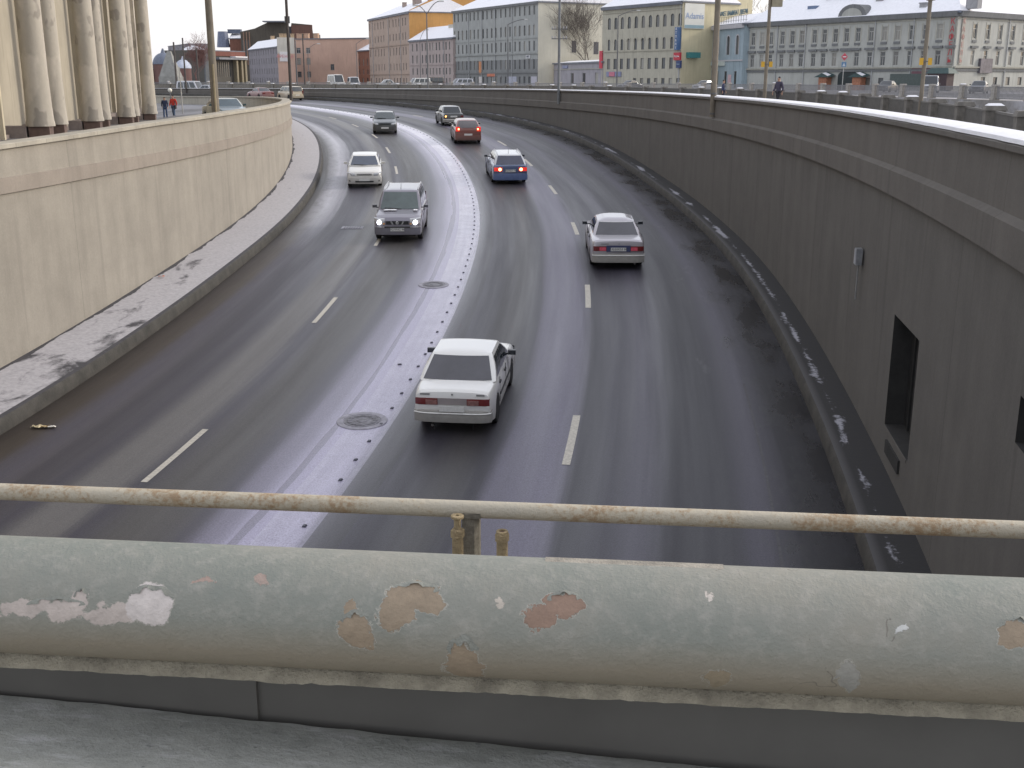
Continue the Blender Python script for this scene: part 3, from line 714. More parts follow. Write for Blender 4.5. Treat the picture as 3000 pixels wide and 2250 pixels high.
    NV=6; m=MB(); S_=[-1+2*i/10 for i in range(11)]; V_=[i/NV for i in range(NV+1)]; T_=[i/12 for i in range(13)]
    loop=lambda v:[Ff(s_,v) for s_ in S_]+[Fs(1,t_,v) for t_ in T_]+[Fr(-s_,v) for s_ in S_]+[Fs(-1,1-t_,v) for t_ in T_]
    P=[]
    for v in V_:
        r=loop(v); r.append(r[0]); P.append(r)
    m.grid(P)
    Rf=[]
    for t_ in T_:
        row=[]
        for s_ in S_:
            a=Ff(s_,1); b=Fr(s_,1); p=a.lerp(b,t_); p.z+= c.get('crown',.035)*(1-s_**4)*min(1,5*t_*(1-t_)*1.6); row.append(p)
        Rf.append(row)
    m.grid(Rf)
    for sx in(-1,1):
        m.grid([[Rf[i][0 if sx<0 else -1] for i in range(13)],[Fs(sx,T_[i],1) for i in range(13)]])
    cabp=mat('paint_roof_'+name,sp['roofpaint'],.3,.05,1,coat=.7) if 'roofpaint' in sp else PM
    m.build('cabin',cabp,t,smooth=40,fixn=True)
    # glazing
    def panel(fn,u0,u1,v0,v1,nm,off,nu=10,nv=4,mm=None,par=None):
        P=[]; 
        for j in range(nv+1):
            row=[]
            for i in range(nu+1):
                u=lerp(u0,u1,i/nu); v=lerp(v0,v1,j/nv); row.append(fn(u,v)+Vector(off))
            P.append(row)
        m=MB(); m.grid(P); return m.build(nm,mm or glassm(),par or t,smooth=60)
    n1=Vector((0,zr-zb,yA-yB)).normalized()*.012; n2=Vector((0,-(zr-zbr),yC-yD)).normalized()*.012
    ga=sp.get('gv',(.06,.93))
    if 'rubber' in sp:
        panel(Fr,-.96,.96,ga[0]-.045,ga[1]+.04,'window_seal',n2*.5,mm=mat('seal_'+name,sp['rubber'],.4,.1,10))
    wsd=panel(Ff,-.94,.94,ga[0],ga[1],'windscreen',n1)
    rw_=panel(Fr,-.95,.95,ga[0]+c.get('rgv',0),ga[1],'rear_window',n2)
    if 'glass_r' in sp: rw_.data.materials[0]=mat('tint_'+name,sp['glass_r'],.12,.2,2,spec=.6,coat=.5)
    if 'glass_f' in sp: wsd.data.materials[0]=mat('tintf_'+name,sp['glass_f'],.10,.25,2,spec=.6,coat=.5)
    for sx in(-1,1):
        for a,b in sp.get('side',[(.06,.46),(.50,.9)]):
            panel(lambda u,v:Fs(sx,u,v),a,b,.08,.86,'side_window',(sx*.009,0,0),6,4)
    if detail>1 or sp.get('wipers'):
        m=MB(); 
        for sx in(-1,1):
            a=Ff(sx*.1+.0,.05)+n1*2; b=Ff(sx*.1+.62,.10)+n1*2; m.tube([a,b],.010,5)
        m.build('wiper',TRIM,t)
    # bumpers
    def bump(y,sgn,z0,z1,mm,th=.07,nm='bumper'):
        m=MB();P=[]
        for i in range(17):
            x=(-1+i/8)*1.0; xx=x*hw*.965; yy=y+sgn*(th-.10*abs(x)**6); 
            P.append([(xx,yy-sgn*.10,z0),(xx,yy-sgn*.01,z0),(xx*1.0,yy+sgn*.015,(z0+z1)/2),(xx,yy,z1-.01),(xx,yy-sgn*.03,z1),(xx,yy-sgn*.14,z1)])
        for sx,k in ((-1,0),(1,16)):
            pass
        m.grid(P); 
        # side returns
        for k in (0,16):
            e=P[k]; sxx=1 if k else -1
            f=[(e[j][0]+sxx*.004,e[j][1]-sgn*.34,e[j][2]) for j in (1,2,3,4)]
            m.grid([[e[j] for j in (1,2,3,4)],f])
        return m.build(nm,mm,t,smooth=40,fixn=False)
    bz=sp['bump']; bc=mat('bumper_'+name,sp['bumpc'],.5,.12,6,coat=.2) if 'bumpc' in sp else PM
    bump(L/2,1,bz[0],bz[1],bc); bump(-L/2,-1,bz[0],bz[1],bc)
    if 'strip' in sp:
        for y,sg in ((L/2,1),(-L/2,-1)): bump(y,sg,bz[1]-.07,bz[1]-.03,mat('strip_'+name,sp['strip'],.4,.1,8),.083,'bumper_strip')
    # lights
    RED=mat('tail_red',(.14,.016,.016),.2,.15,20,coat=.6); RDK=mat('tail_dark_red',(.2,.012,.012),.25,.1,20,coat=.5)
    CLR=mat('lamp_clear',(.45,.46,.48),.12,.2,18,metal=.3,coat=.8)
    BR=mat('brake_lit',(.6,.05,.03),.2,0,emit=(1,.03,.02),es=.5); BRC=mat('brake_core',(1,.5,.2),.2,0,emit=(1,.55,.2),es=6)
    HL=mat('headlight_lit',(1,1,1),.2,0,emit=(.92,.94,1),es=9)
    tl=list(sp['tail']); tl[1]=min(tl[1],hw*.925); y0=-L/2
    for sx in(-1,1):
        xc=sx*(tl[0]+tl[1])/2; zc=(tl[2]+tl[3])/2; sh=hw*.13*0
        m=MB(); mk=Matrix.Translation((xc,y0-.0+(.0),zc))
        P=[]
        for i in range(7):
            x=lerp(tl[0],tl[1],i/6); yy=y0-.012+ (max(0,x-(hw-.16))**2)*2.2
            P.append([(sx*x,yy+.05,tl[3]+.002),(sx*x,yy,tl[3]),(sx*x,yy-.006,zc),(sx*x,yy,tl[2]),(sx*x,yy+.05,tl[2]-.002)])
        m.grid(P,flip=(sx>0)); xe=tl[1]; e=P[-1]
        m.add([e[1],e[2],e[3],(sx*(xe+.0),y0+.26,tl[2]+.03),(sx*(xe+.0),y0+.26,tl[3]-.01)],[(0,1,2,3,4)])
        o=m.build('tail_light',BR if sp.get('brake') else RED,t,smooth=40)
        if sp.get('brake'):
            m=MB(); rr_=sp['brake']; m.lathe([(rr_,0),(rr_*.9,.012),(.01,.016)],16,mi=0)
            q=m.build('bulb',BRC,o,smooth=40); q.location=(sx*lerp(tl[0],tl[1],.28),y0-.022,zc); q.rotation_euler=(math.pi/2,0,0)
        elif sp.get('tailsplit'):
            m=MB(); m.box((sx*lerp(tl[0],tl[1],.28),y0-.016,zc-.01),((tl[1]-tl[0])*.5,.02,(tl[3]-tl[2])*.72)); m.build('reflector',sp['tailsplit'],o,smooth=0)
    hd=sp['headl']; y1=L/2
    for sx in(-1,1):
        P=[];m=MB()
        for i in range(7):
            x=lerp(hd[0],hd[1],i/6); yy=y1+.012-(max(0,x-(hw-.28))**2)*2.0
            zz=lerp(hd[3]-.03,hd[3],i/6)
            P.append([(sx*x,yy-.08,zz+.03),(sx*x,yy-.01,zz),(sx*x,yy+.008,(zz+hd[2])/2),(sx*x,yy,hd[2]),(sx*x,yy-.05,hd[2]-.002)])
        m.grid(P); o=m.build('headlight',CLR,t,smooth=40)
        if sp.get('lit'):
            m=MB(); m.lathe([(.085,0),(.075,.02),(.01,.03)],16); q=m.build('bulb',HL,o,smooth=40); q.location=(sx*lerp(hd[0],hd[1],.5),y1+.01,(hd[2]+hd[3])/2-.02); q.rotation_euler=(-math.pi/2,0,0)
        if sp.get('amber'):
            m=MB(); m.box((sx*lerp(hd[0],hd[1],.08),y1+.008,hd[2]+.05),(.07,.02,.07)); m.build('indicator',mat('amber_lens',(.6,.3,.12),.3,.1),o,smooth=0)
    g=sp['grille']
    m=MB(); m.box((0,y1-.0,(g[1]+g[2])/2),(g[0]*2,.03,g[2]-g[1]))
    gr=m.build('grille',TRIM,t,smooth=0)
    if sp.get('gbars'):
        m=MB()
        for k in range(sp['gbars']): m.box((0,y1+.018,lerp(g[1],g[2],(k+.5)/sp['gbars'])),(g[0]*1.96,.012,.012))
        m.build('grille_bar',mat('bar_'+name,tuple(min(1,v*1.0) for v in sp['paint']),.3,.1,coat=.4),gr,smooth=0)
    if sp.get('vbars'):
        m=MB()
        for sx in(-1,1):
            m.add([(sx*.20,y1+.02,g[2]),(sx*.26,y1+.02,g[2]),(sx*.20,y1+.02,g[1]),(sx*.14,y1+.02,g[1])],[(0,1,2,3)] if sx<0 else [(3,2,1,0)])
        m.build('grille_bar',CH,gr,smooth=0)
        m=MB(); m.lathe([(.065,0),(.065,.012),(.048,.014),(.046,.004)],20); q=m.build('badge',CH,gr,smooth=40); q.location=(0,y1+.02,(g[1]+g[2])/2); q.rotation_euler=(-math.pi/2,0,0)
        m=MB(); m.box((0,y1+.085,(sp['bump'][1]-.05)),(.95,.02,.05)); m.build('lower_grille',TRIM,t,smooth=0)
    # plates (both ends)
    pl=sp.get('plate_r'); PW=mat('plate_white',(.62,.62,.60),.4,.1,20)
    def plate(y,z,sg,txt):
        o=obj('number_plate',None,t,loc=(0,y,z),rot=(0,0,0 if sg<0 else math.pi))
        m=MB(); m.box((0,0,0),(.52,.012,.115)); me=m.mesh('number_plate',PW,0); o.data=None
        p_=obj('plate',me,o)
        if txt:
            tm=textmesh(txt,.105,.002); tm.materials.append(mat('plate_ink',(.02,.02,.025),.5,0))
            q=obj('lettering',tm,o,loc=(0,-.0085,0),rot=(math.pi/2,0,0)); 
    if pl: plate(-L/2-pl[0],pl[1],-1,pl[2])
    pf=sp.get('plate_f')
    if pf: plate(L/2+pf[0],pf[1],1,pf[2])
    # mirrors
    mc=mat('mirror_'+name,sp['mirror'],.45,.1,coat=.3) if 'mirror' in sp else PM
    for sx in(-1,1):
        m=MB(); x=sx*(hw+.09); y=yA-.38; z=zb+.09
        m.box((x,y,z),(.17,.08,.105)); m.box((x,y+.05,z),(.13,.05,.08)); m.box((sx*(hw-.03),y+.02,z-.04),(.14,.05,.04))
        o=m.build('mirror',mc,t,smooth=0)
        m=MB(); m.box((x,y-.053,z),(.15,.008,.09)); m.build('mirror_glass',glassm(),o,smooth=0)
    if detail>1:
        # door seams and handles, lower cladding
        for sx in(-1,1):
            for yy in sp.get('handles',(.0,-.85)):
                m=MB(); m.box((sx*(hw+.004),yy,zb-.14),(.03,.16,.035)); m.build('door_handle',TRIM,t,smooth=0)
            for yy in sp.get('seams',(yA-.35,.12,yD+.55)):
                m=MB(); m.box((sx*(hw-.004),yy,(zl+zb)/2+.05),(.012,.012,zb-zl-.16)); m.build('door_seam',TRIM,t,smooth=0)
    if sp.get('sidestrip'):
        for sx in(-1,1):
            m=MB(); m.box((sx*(hw+.002),(wb[0]+wb[1])/2,.52),(.025,wb[0]-wb[1]-2*ar-.02,.06)); m.build('side_moulding',TRIM,t,smooth=0)
    if sp.get('exhaust'):
        m=MB(); x=sp['exhaust']; m.tube([(x,-L/2+.35,.24),(x,-L/2-.03,.22)],.028,10); m.build('exhaust_pipe',mat('exhaust_steel',(.2,.19,.18),.4,.3,10,metal=.7),t)
    if sp.get('rails'):
        for sx in(-1,1):
            m=MB(); pts=[Fs(sx,u,1)+Vector((-sx*.03,0,dz)) for u,dz in ((.06,.02),(.12,.07),(.5,.085),(.9,.07),(.96,.02))]; m.tube(pts,.02,8); m.build('roof_rail',mat('rail_alu',(.5,.5,.52),.35,.1,metal=.5),t)
    if sp.get('aerial'):
        yy=sp['aerial']; m=MB(); m.tube([(0,yy,H+.0),(0,yy-.18,H+.22)],[.012,.005],6); m.build('aerial',TRIM,t)
    if sp.get('flaps'):
        for sx in(-1,1):
            m=MB(); m.box((sx*(hw-.42),-L/2+.12,.17),(.012,.012,.22)); m.build('mud_strip',TRIM,t,smooth=0)
    return t
def gap_tag(o): return o
def place(r,Y,rev=False,off=0):
    p,th=pol(r,Y); 
    p2,th2=pol(r,Y+off); p2.z=zroad(p2.y)
    head=th2+math.pi/2+(math.pi if rev else 0)
    dz=(zroad(p2.y+1.3)-zroad(p2.y-1.3))/2.6; 
    return p2,head,(-math.atan(dz) if rev else math.atan(dz))
def sedan(L,W,H,zh,zd,**k):
    d=dict(L=L,W=W,H=H,top=[(-L/2,zd-.20),(-L/2+.03,zd-.05),(-L/2+.10,zd-.01),(-L/2+.6,zd+.01),(-.3,zd+.03),(L*.18,zd+.02),(L*.22,zd-.0),(L/2-.35,zh),(L/2-.08,zh-.07),(L/2-.02,zh-.13),(L/2,zh-.20)],
      wheels=(L*.31,-L*.285),bump=(.30,.55),tail=(W*.24,W/2-.015,zd-.30,zd-.14),headl=(W*.27,W/2-.02,zh-.26,zh-.12),grille=(W*.22,zh-.25,zh-.13),
      cab=dict(y=(L*.21,L*.07,-L*.16,-L*.30),zb=zd-.02))
    d.update(k); return d
# 1 white saloon seen from behind
sp=sedan(4.2,1.65,1.40,.86,.96,paint=(.74,.74,.72),bumpc=(.30,.29,.27),strip=(.72,.72,.70),mirror=(.05,.05,.055),rim=(.30,.30,.31),
   tail=(.30,.815,.66,.80),tailsplit=mat('tail_clear',(.24,.12,.11),.25,.3,14),glass_r=(.05,.05,.062),plate_r=(.085,.60,''),plate_f=(.09,.42,''),flaps=True,exhaust=-.42,sidestrip=True,
   cab=dict(y=(.92,.28,-.78,-1.42),zb=.93,zbr=.955,wb=.80,wr=.63,bulge=.11,crown=.045),side=[(.05,.36),(.385,.66),(.69,.93)])
p,hd,pt=place(156.80,21.75,off=2.0); c1=car('saloon_car','white four door saloon with dark rear window, nearest car driving away from the bridge','car',p,hd,sp,'cars driving on the sunken road',2,pt)
for bx,bw in ((-.56,.20),(.58,.17),(0,.035)):
    m=MB(); m.box((bx,-2.105,.885),(bw,.008,.032)); m.build('badge',mat('badge_grey',(.22,.22,.22),.4,.1),c1,smooth=0)
m=MB(); m.box((0,-2.105,.735),(.60,.012,.14)); m.build('lamp_panel',mat('lamp_panel_grey',(.28,.25,.25),.4,.1),c1,smooth=0)
# 2 silver saloon (right lane)
sp=sedan(4.87,1.80,1.43,.90,1.0,paint=(.42,.40,.43),metal=True,mirror=(.03,.03,.035),glass_r=(.05,.075,.10),rubber=(.72,.72,.72),strip=(.55,.54,.47),bumpc=(.26,.26,.30),
   tail=(.40,.885,.64,.80),tailsplit=mat('tail_pink',(.62,.10,.14),.25,.15,14),plate_r=(.03,.70,'М550КМ 98'),plate_f=(.09,.42,''),exhaust=.55,cab=dict(y=(.95,.38,-.95,-1.52),zb=.98,wb=.80,wr=.62,bulge=.2,crown=.09),bump=(.26,.55))
p,hd,pt=place(160.3,36.8,off=2.3); c2=car('saloon_car','silver four door saloon with round shouldered roof in the right hand lane','car',p,hd,sp,'cars driving on the sunken road',2,pt)
m=MB(); m.box((0,-2.447,.72),(.80,.012,.21)); m.build('tail_panel',mat('tail_panel_blue',(.05,.06,.13),.35,.1),c2,smooth=0)
for bx,bw in ((-.45,.26),(.02,.05)):
    m=MB(); m.box((bx,-2.448,.88),(bw,.008,.025)); m.build('badge',mat('badge_grey',(.2,.2,.2)),c2,smooth=0)
# 3 oncoming grey off-road car, headlights on
L=4.45; sp=dict(L=L,W=1.785,H=1.72,paint=(.20,.19,.225),metal=True,top=[(-L/2,.8),(-L/2+.04,1.0),(-L/2+.12,1.05),(-.5,1.06),(1.0,1.08),(1.2,1.07),(L/2-.35,.98),(L/2-.08,.90),(L/2,.80)],
   wheels=(1.34,-1.28),wr=.35,sill=.30,bump=(.30,.64),bumpc=(.16,.155,.18),tail=(.62,.88,.9,1.3),headl=(.47,.87,.66,.90),grille=(.42,.68,.80),vbars=True,lit=True,amber=True,rails=True,aerial=.25,
   plate_f=(.09,.50,'Х277МС 98'),wipers=True,glass_f=(.06,.085,.085),mirror=(.07,.07,.08),rim=(.45,.44,.40),
   cab=dict(y=(1.12,.42,-1.85,-2.12),zb=1.05,wb=.82,wr=.68,bulge=.10),side=[(.04,.30),(.33,.60),(.63,.93)],strip=(.25,.24,.25))
p,hd,pt=place(152.4,41.6,True,off=2.2); c3=car('off_road_car','dark grey off-road car with roof rails and both headlights lit, coming towards the bridge','car',p,hd,sp,'cars driving on the sunken road',2,pt)
for (x,wd) in ((.33,.5),(-.62,.16)):
    m=MB(); P=[[(x-wd/2+wd*i/6,1.30+.05*j+random.uniform(-.01,.01),1.095+(.02 if 0<i<6 and 0<j<3 else -.005)) for i in range(7)] for j in range(4)]; m.grid(P); m.build('snow_patch',M_SNOW,c3)
# 4 oncoming white hatchback
sp=sedan(4.25,1.71,1.42,.84,.98,paint=(.66,.65,.62),headl=(.46,.84,.60,.74),grille=(.36,.62,.70),gbars=2,bump=(.22,.55),plate_f=(.09,.42,''),glass_f=(.035,.05,.085),mirror=(.55,.54,.5),
   cab=dict(y=(1.12,.35,-1.0,-1.85),zb=.97,wb=.78,wr=.60,bulge=.12))
p,hd,pt=place(150.0,55.7,True,off=2.1); c4=car('hatchback_car','white car with blank number plate area, oncoming behind the grey off-road car','car',p,hd,sp,'cars driving on the sunken road',2,pt)
m=MB(); m.box((0,2.21,.335),(.9,.02,.07)); m.box((.66,2.16,.37),(.17,.02,.07)); m.box((-.66,2.16,.37),(.17,.02,.07)); m.build('air_intake',mat('black_trim',(.02,.02,.022)),c4,smooth=0)
# 5 blue estate with brake lights
sp=sedan(4.75,1.79,1.44,.86,.98,paint=(.09,.12,.22),roofpaint=(.52,.53,.56),metal=True,brake=.075,tail=(.42,.88,.68,.86),plate_r=(.03,.70,'М274АН 78'),bump=(.24,.56),bumpc=(.10,.14,.27),rails=True,aerial=-1.2,mirror=(.04,.04,.06),
   top=[(-2.375,.74),(-2.34,.94),(-2.2,1.0),(-.3,1.0),(.9,.99),(1.05,.97),(2.0,.86),(2.3,.79),(2.375,.66)],cab=dict(y=(1.05,.4,-1.75,-2.22),zb=.97,wb=.80,wr=.63,bulge=.09),side=[(.04,.30),(.33,.58),(.61,.92)],glass_r=(.035,.04,.075),rim=(.4,.4,.42))
p,hd,pt=place(157.3,56.9,off=2.25); c5=car('estate_car','blue estate car with silver roof and glowing brake lights, driving away','car',p,hd,sp,'cars driving on the sunken road',2,pt)
# 6 brown hatchback
sp=sedan(4.2,1.75,1.46,.88,1.0,paint=(.20,.07,.06),metal=True,tail=(.55,.86,.80,1.08),brake=.05,plate_r=(.03,.60,''),bump=(.24,.54),mirror=(.1,.07,.07),
   top=[(-2.1,.72),(-2.07,.95),(-1.9,1.02),(-.3,1.0),(.8,.99),(1.0,.97),(1.8,.86),(2.02,.78),(2.1,.66)],cab=dict(y=(1.0,.35,-1.25,-1.98),zb=.98,wb=.79,wr=.60,bulge=.11,rb=.05),glass_r=(.05,.04,.045))
p,hd,pt=place(157.2,73.4,off=2.0); hd-=math.radians(5); c6=car('hatchback_car','brown hatchback with red tail lights following the dark boxy saloon','car',p,hd,sp,'cars driving on the sunken road',2,pt)
# 7 dark boxy saloon at the back
sp=sedan(4.1,1.62,1.44,.88,.96,paint=(.04,.043,.047),roofpaint=(.30,.31,.32),tail=(.52,.80,.66,.80),plate_r=(.03,.72,''),strip=(.5,.5,.48),bumpc=(.05,.05,.05),cab=dict(y=(.75,.35,-.95,-1.28),zb=.95,wb=.74,wr=.60,bulge=.06),side=[(.04,.44),(.48,.92)])
p,hd,pt=place(158.9,87.0,off=2.0); hd-=math.radians(4); c7=car('saloon_car','small dark boxy saloon ahead of the brown hatchback near the right wall','car',p,hd,sp,'cars driving on the sunken road',2,pt)
m=MB(); m.lathe([(.06,0),(.05,.01),(.01,.012)],12); q=m.build('indicator_bulb',mat('amber_glow',(1,.5,.1),.3,0,emit=(1,.5,.12),es=5),c7); q.location=(-.62,-2.08,.73); q.rotation_euler=(math.pi/2,0,0)
# 8 dark oncoming saloon
sp=sedan(4.5,1.71,1.40,.84,.97,paint=(.045,.055,.06),metal=True,headl=(.46,.83,.62,.74),grille=(.38,.62,.72),gbars=3,bump=(.22,.52),plate_f=(.09,.42,''),glass_f=(.04,.055,.06),cab=dict(y=(1.05,.35,-.95,-1.6),zb=.95,wb=.77,wr=.6,bulge=.11))
p,hd,pt=place(152.9,80.0,True,off=2.2); hd-=math.radians(9); c8=car('saloon_car','dark grey green saloon oncoming alone beside the far white strip','car',p,hd,sp,'cars driving on the sunken road',2,pt)
# 9 far beige people carrier coming up behind the wall end
def van(L,W,H,**k):
    d=dict(L=L,W=W,H=H,top=[(-L/2,.8),(-L/2+.05,1.0),(-L/2+.1,1.02),(L*.3,1.02),(L/2-.35,.98),(L/2-.06,.85),(L/2,.72)],wheels=(L*.33,-L*.31),bump=(.26,.56),tail=(W/2-.20,W/2-.02,.75,1.15),headl=(W*.27,W/2-.03,.66,.84),grille=(W*.2,.66,.78),
      cab=dict(y=(L*.34,L*.2,-L*.46,-L*.49),zb=1.0,wb=W/2-.06,wr=W/2-.20,bulge=.08),side=[(.04,.3),(.34,.62),(.66,.93)],glass_r=(.05,.055,.06))
    d.update(k); return d
p,hd,pt=place(162.0,137.0,off=1.9); car('people_carrier','beige people carrier far off at the end of the left wall','car',p,hd,van(4.0,1.66,1.62,paint=(.50,.42,.30),plate_r=(.03,.6,'')),'cars driving on the sunken road',1,pt)
# car on the left street partly hidden by the wall: roof and glass show
pz=at(650,345,62); p=Vector((pz.x-.4,64.5,0)); p.z=street_left(math.hypot(p.x-CX,p.y-CY),p.y)
sp=sedan(4.5,1.72,1.42,.86,.98,paint=(.04,.075,.085),roofpaint=(.36,.38,.36),glass_f=(.03,.06,.08))
car('parked_car','dark teal car standing on the street behind the left wall next to the big pole','car',p,math.radians(-62),sp,None,1)

# =================================================================== buildings
def wpane():
    if 'window_glass' in MATS: return MATS['window_glass']
    t=NT('window_glass'); oi=t.n('ShaderNodeObjectInfo'); t.set(Base_Color=t.ramp(oi.outputs['Random'],[(0,(.04,.047,.055)),(.45,(.075,.083,.09)),(.7,(.12,.12,.12)),(.85,(.19,.18,.16)),(1,(.32,.31,.28))]),Roughness=t.ramp(oi.outputs['Random'],[(0,.06),(1,.4)])); t.b.inputs['Specular IOR Level'].default_value=.7
    MATS['window_glass']=t.m; return t.m
WM={}
def winmesh(w_,h,style):
    k=(round(w_,2),round(h,2),style)
    if k in WM: return WM[k]
    fr={'w':(.42,.42,.40),'d':(.10,.10,.10),'b':(.16,.12,.09),'g':(.22,.22,.21)}[style[0]]
    M=mat('window_frame_'+style[0],fr,.6,.1,2)
    f=MB(); t_=.07
    for x in (-w_/2+t_/2,w_/2-t_/2): f.box((x,0,h/2),(t_,.06,h))
    f.box((0,0,t_/2),(w_-2*t_,.06,t_)); f.box((0,0,h-t_/2),(w_-2*t_,.06,t_))
    if 't' in style:   # T shaped casement
        f.box((0,0,h*.68),(w_-2*t_,.06,t_)); f.box((0,0,h*.34+t_*.25),(t_,.06,h*.68-1.5*t_))
    if 'n' not in style: f.box((0,-.06,-.05),(w_+.2,.22,.09))
    p=MB(); p.box((0,.03,h/2),(w_-2*t_,.015,h-2*t_))
    a=f.mesh('window',M,0); b=p.mesh('pane',wpane(),0)
    WM[k]=(a,b); return WM[k]
class Fac:
    """a facade plane from A (left) to B (right) seen from outside; x along, z up, y into the building"""
    def __init__(s,A,B,zb,H,parent):
        s.A=Vector((A[0],A[1],zb)); s.B=Vector((B[0],B[1],zb)); s.e=(s.B-s.A).normalized(); s.L=(s.B-s.A).length; s.n=Vector((-s.e.y,s.e.x,0)); s.H=H; s.parent=parent
        s.ang=math.atan2(s.e.y,s.e.x)
    def P(s,x,z,y=0): return s.A+s.e*x+s.n*y+Vector((0,0,z))
    def wall(s,rows,mats,name='wall',bandmat=None,top=None):
        """rows: (z0,z1,[x centres],w,style,arch,depth)"""
        m=MB(); rows=sorted(rows); z=0
        def q(x0,x1,z0,z1,mi=0): m.quad(s.P(x0,z0),s.P(x1,z0),s.P(x1,z1),s.P(x0,z1),mi)
        for (z0,z1,xs,w_,style,arch,*mm) in rows:
            mi=1 if (bandmat and z0<bandmat) else 0
            if z0>z+.001: q(0,s.L,z,z0,mi)
            x=0
            for xc in xs:
                q(x,xc-w_/2,z0,z1,mi)
                a,b=xc-w_/2,xc+w_/2; D=.22
                m.quad(s.P(a,z0),s.P(a,z1),s.P(a,z1,D),s.P(a,z0,D),mi); m.quad(s.P(b,z0),s.P(b,z0,D),s.P(b,z1,D),s.P(b,z1),mi)
                m.quad(s.P(a,z1),s.P(b,z1),s.P(b,z1,D),s.P(a,z1,D),mi); m.quad(s.P(a,z0),s.P(a,z0,D),s.P(b,z0,D),s.P(b,z0),mi)
                if arch:
                    for sg in(-1,1):
                        e=xc+sg*w_/2; pts=[s.P(e,z1-w_*.55)]+[s.P(xc+sg*w_/2*math.cos(t_*math.pi/8),z1-w_*.55+w_*.55*math.sin(t_*math.pi/8)) for t_ in range(1,4)]+[s.P(xc,z1),s.P(e,z1)]
                        f=tuple(range(len(pts))); m.add(pts,[f if sg<0 else f[::-1]],mi)
                x=b
            q(x,s.L,z0,z1,mi); z=z1
        q(0,s.L,z,s.H,0)
        if top: # gable polygon points (x,z) above H
            m.add([s.P(0,s.H)]+[s.P(x,z_) for x,z_ in top]+[s.P(s.L,s.H)],[tuple(range(len(top)+2))[::-1]])
        w_=m.build(name,mats,s.parent,smooth=0)
        return w_
    def windows(s,rows,limit=100,cnt=[0]):
        k=getattr(s.parent,'name','');cntd=s.parent.get('_n',0); rest=MB()
        for (z0,z1,xs,w_,style,arch,*mm) in rows:
            for xc in xs:
                a,b=winmesh(w_,z1-z0,style)
                Mx=Matrix.Translation(s.P(xc,z0,.12))@Matrix.Rotation(s.ang,4,'Z')
                if cntd<limit:
                    o=obj('window',a,s.parent); o.matrix_local=s.parent.matrix_local.inverted()@Mx if False else Mx
                    obj('pane',b,o)
                else:
                    for me in (a,b):
                        rest.add([Mx@v.co for v in me.vertices],[tuple(p.vertices) for p in me.polygons],0 if me is a else 1)
                cntd+=1
        s.parent['_n']=cntd
        if rest.v: rest.build('window',[rest_m if False else winmesh(1,1,rows[0][4])[0].materials[0],wpane()],s.parent,smooth=0,kind='stuff')
    def trim(s,z,h,d,mm,name='cornice',x0=0,x1=None):
        x1=s.L if x1 is None else x1
        m=MB(); a=[s.P(x0,z,-d),s.P(x1,z,-d),s.P(x1,z,-.003),s.P(x0,z,-.003),s.P(x0,z+h,-d*1.25),s.P(x1,z+h,-d*1.25),s.P(x1,z+h,-.003),s.P(x0,z+h,-.003)]
        m.add(a,[(3,2,1,0),(4,5,6,7),(0,1,5,4),(1,2,6,5),(2,3,7,6),(3,0,4,7)]); return m.build(name,mm,s.parent,smooth=0)
    def boxpart(s,x,z,w_,h,d,mm,name,parent=None,**kw):
        m=MB(); M=Matrix.Translation(s.P(x,z,-d/2-.002))@Matrix.Rotation(s.ang,4,'Z'); m.box((0,0,h/2),(w_,d,h),M=M); return m.build(name,mm,parent if parent is not None else s.parent,smooth=0,**kw)
def even(n,L,m0=.5): return [L*(i+.5)/n for i in range(n)]
def clean(o):
    if '_n' in o: del o['_n']
M_ROOFM=mat('grey_metal_roof',(.16,.17,.20),.5,.2,.4)
M_RSNOW=snow_mat('roof_snow',-.08)
def roof(bld,F,D,rise,over=.35,ridge=.5,hipl=0,hipr=0,name='roof'):
    m=MB(); H=F.H; L=F.L
    a=F.P(-over,H,-over); b=F.P(L+over,H,-over); c_=F.P(L+over,H,D+over); d=F.P(-over,H,D+over)
    r0=F.P(hipl,H+rise,D*ridge); r1=F.P(L-hipr,H+rise,D*ridge)
    m.add([a,b,c_,d,r0,r1],[(0,1,5,4),(2,3,4,5),(1,2,5),(3,0,4)])
    o=m.build(name,M_RSNOW,bld,smooth=0)
    m=MB(); 
    e=.28
    for p,q in ((a,b),(b,c_),(d,a)):
        m.quad(p-Vector((0,0,e)),q-Vector((0,0,e)),q+Vector((0,0,.02)),p+Vector((0,0,.02)))
    m.quad(a-Vector((0,0,e)),d-Vector((0,0,e)),c_-Vector((0,0,e)),b-Vector((0,0,e)))
    m.build('eaves',M_ROOFM,o,smooth=0)
    return o
def chimney(ro,F,x,y,z,h=1.4,w_=.9,d=.7,mm=None):
    m=MB(); M=Matrix.Translation(F.P(x,z,y))@Matrix.Rotation(F.ang,4,'Z'); m.box((0,0,h/2),(w_,d,h),M=M); m.box((0,0,h+.08),(w_+.2,d+.2,.16),M=M)
    m.build('chimney',mm or mat('chimney_brick',(.30,.24,.21),.9,.25,2),ro,smooth=0)
def corner(px,py,rise):
    A,q=ray(px,py); Y=rise/(-q); return (A*Y,Y)
def bmat(name,colr,scale=.6,st=.25): return mat(name,colr,.9,.10,scale,streak=st)
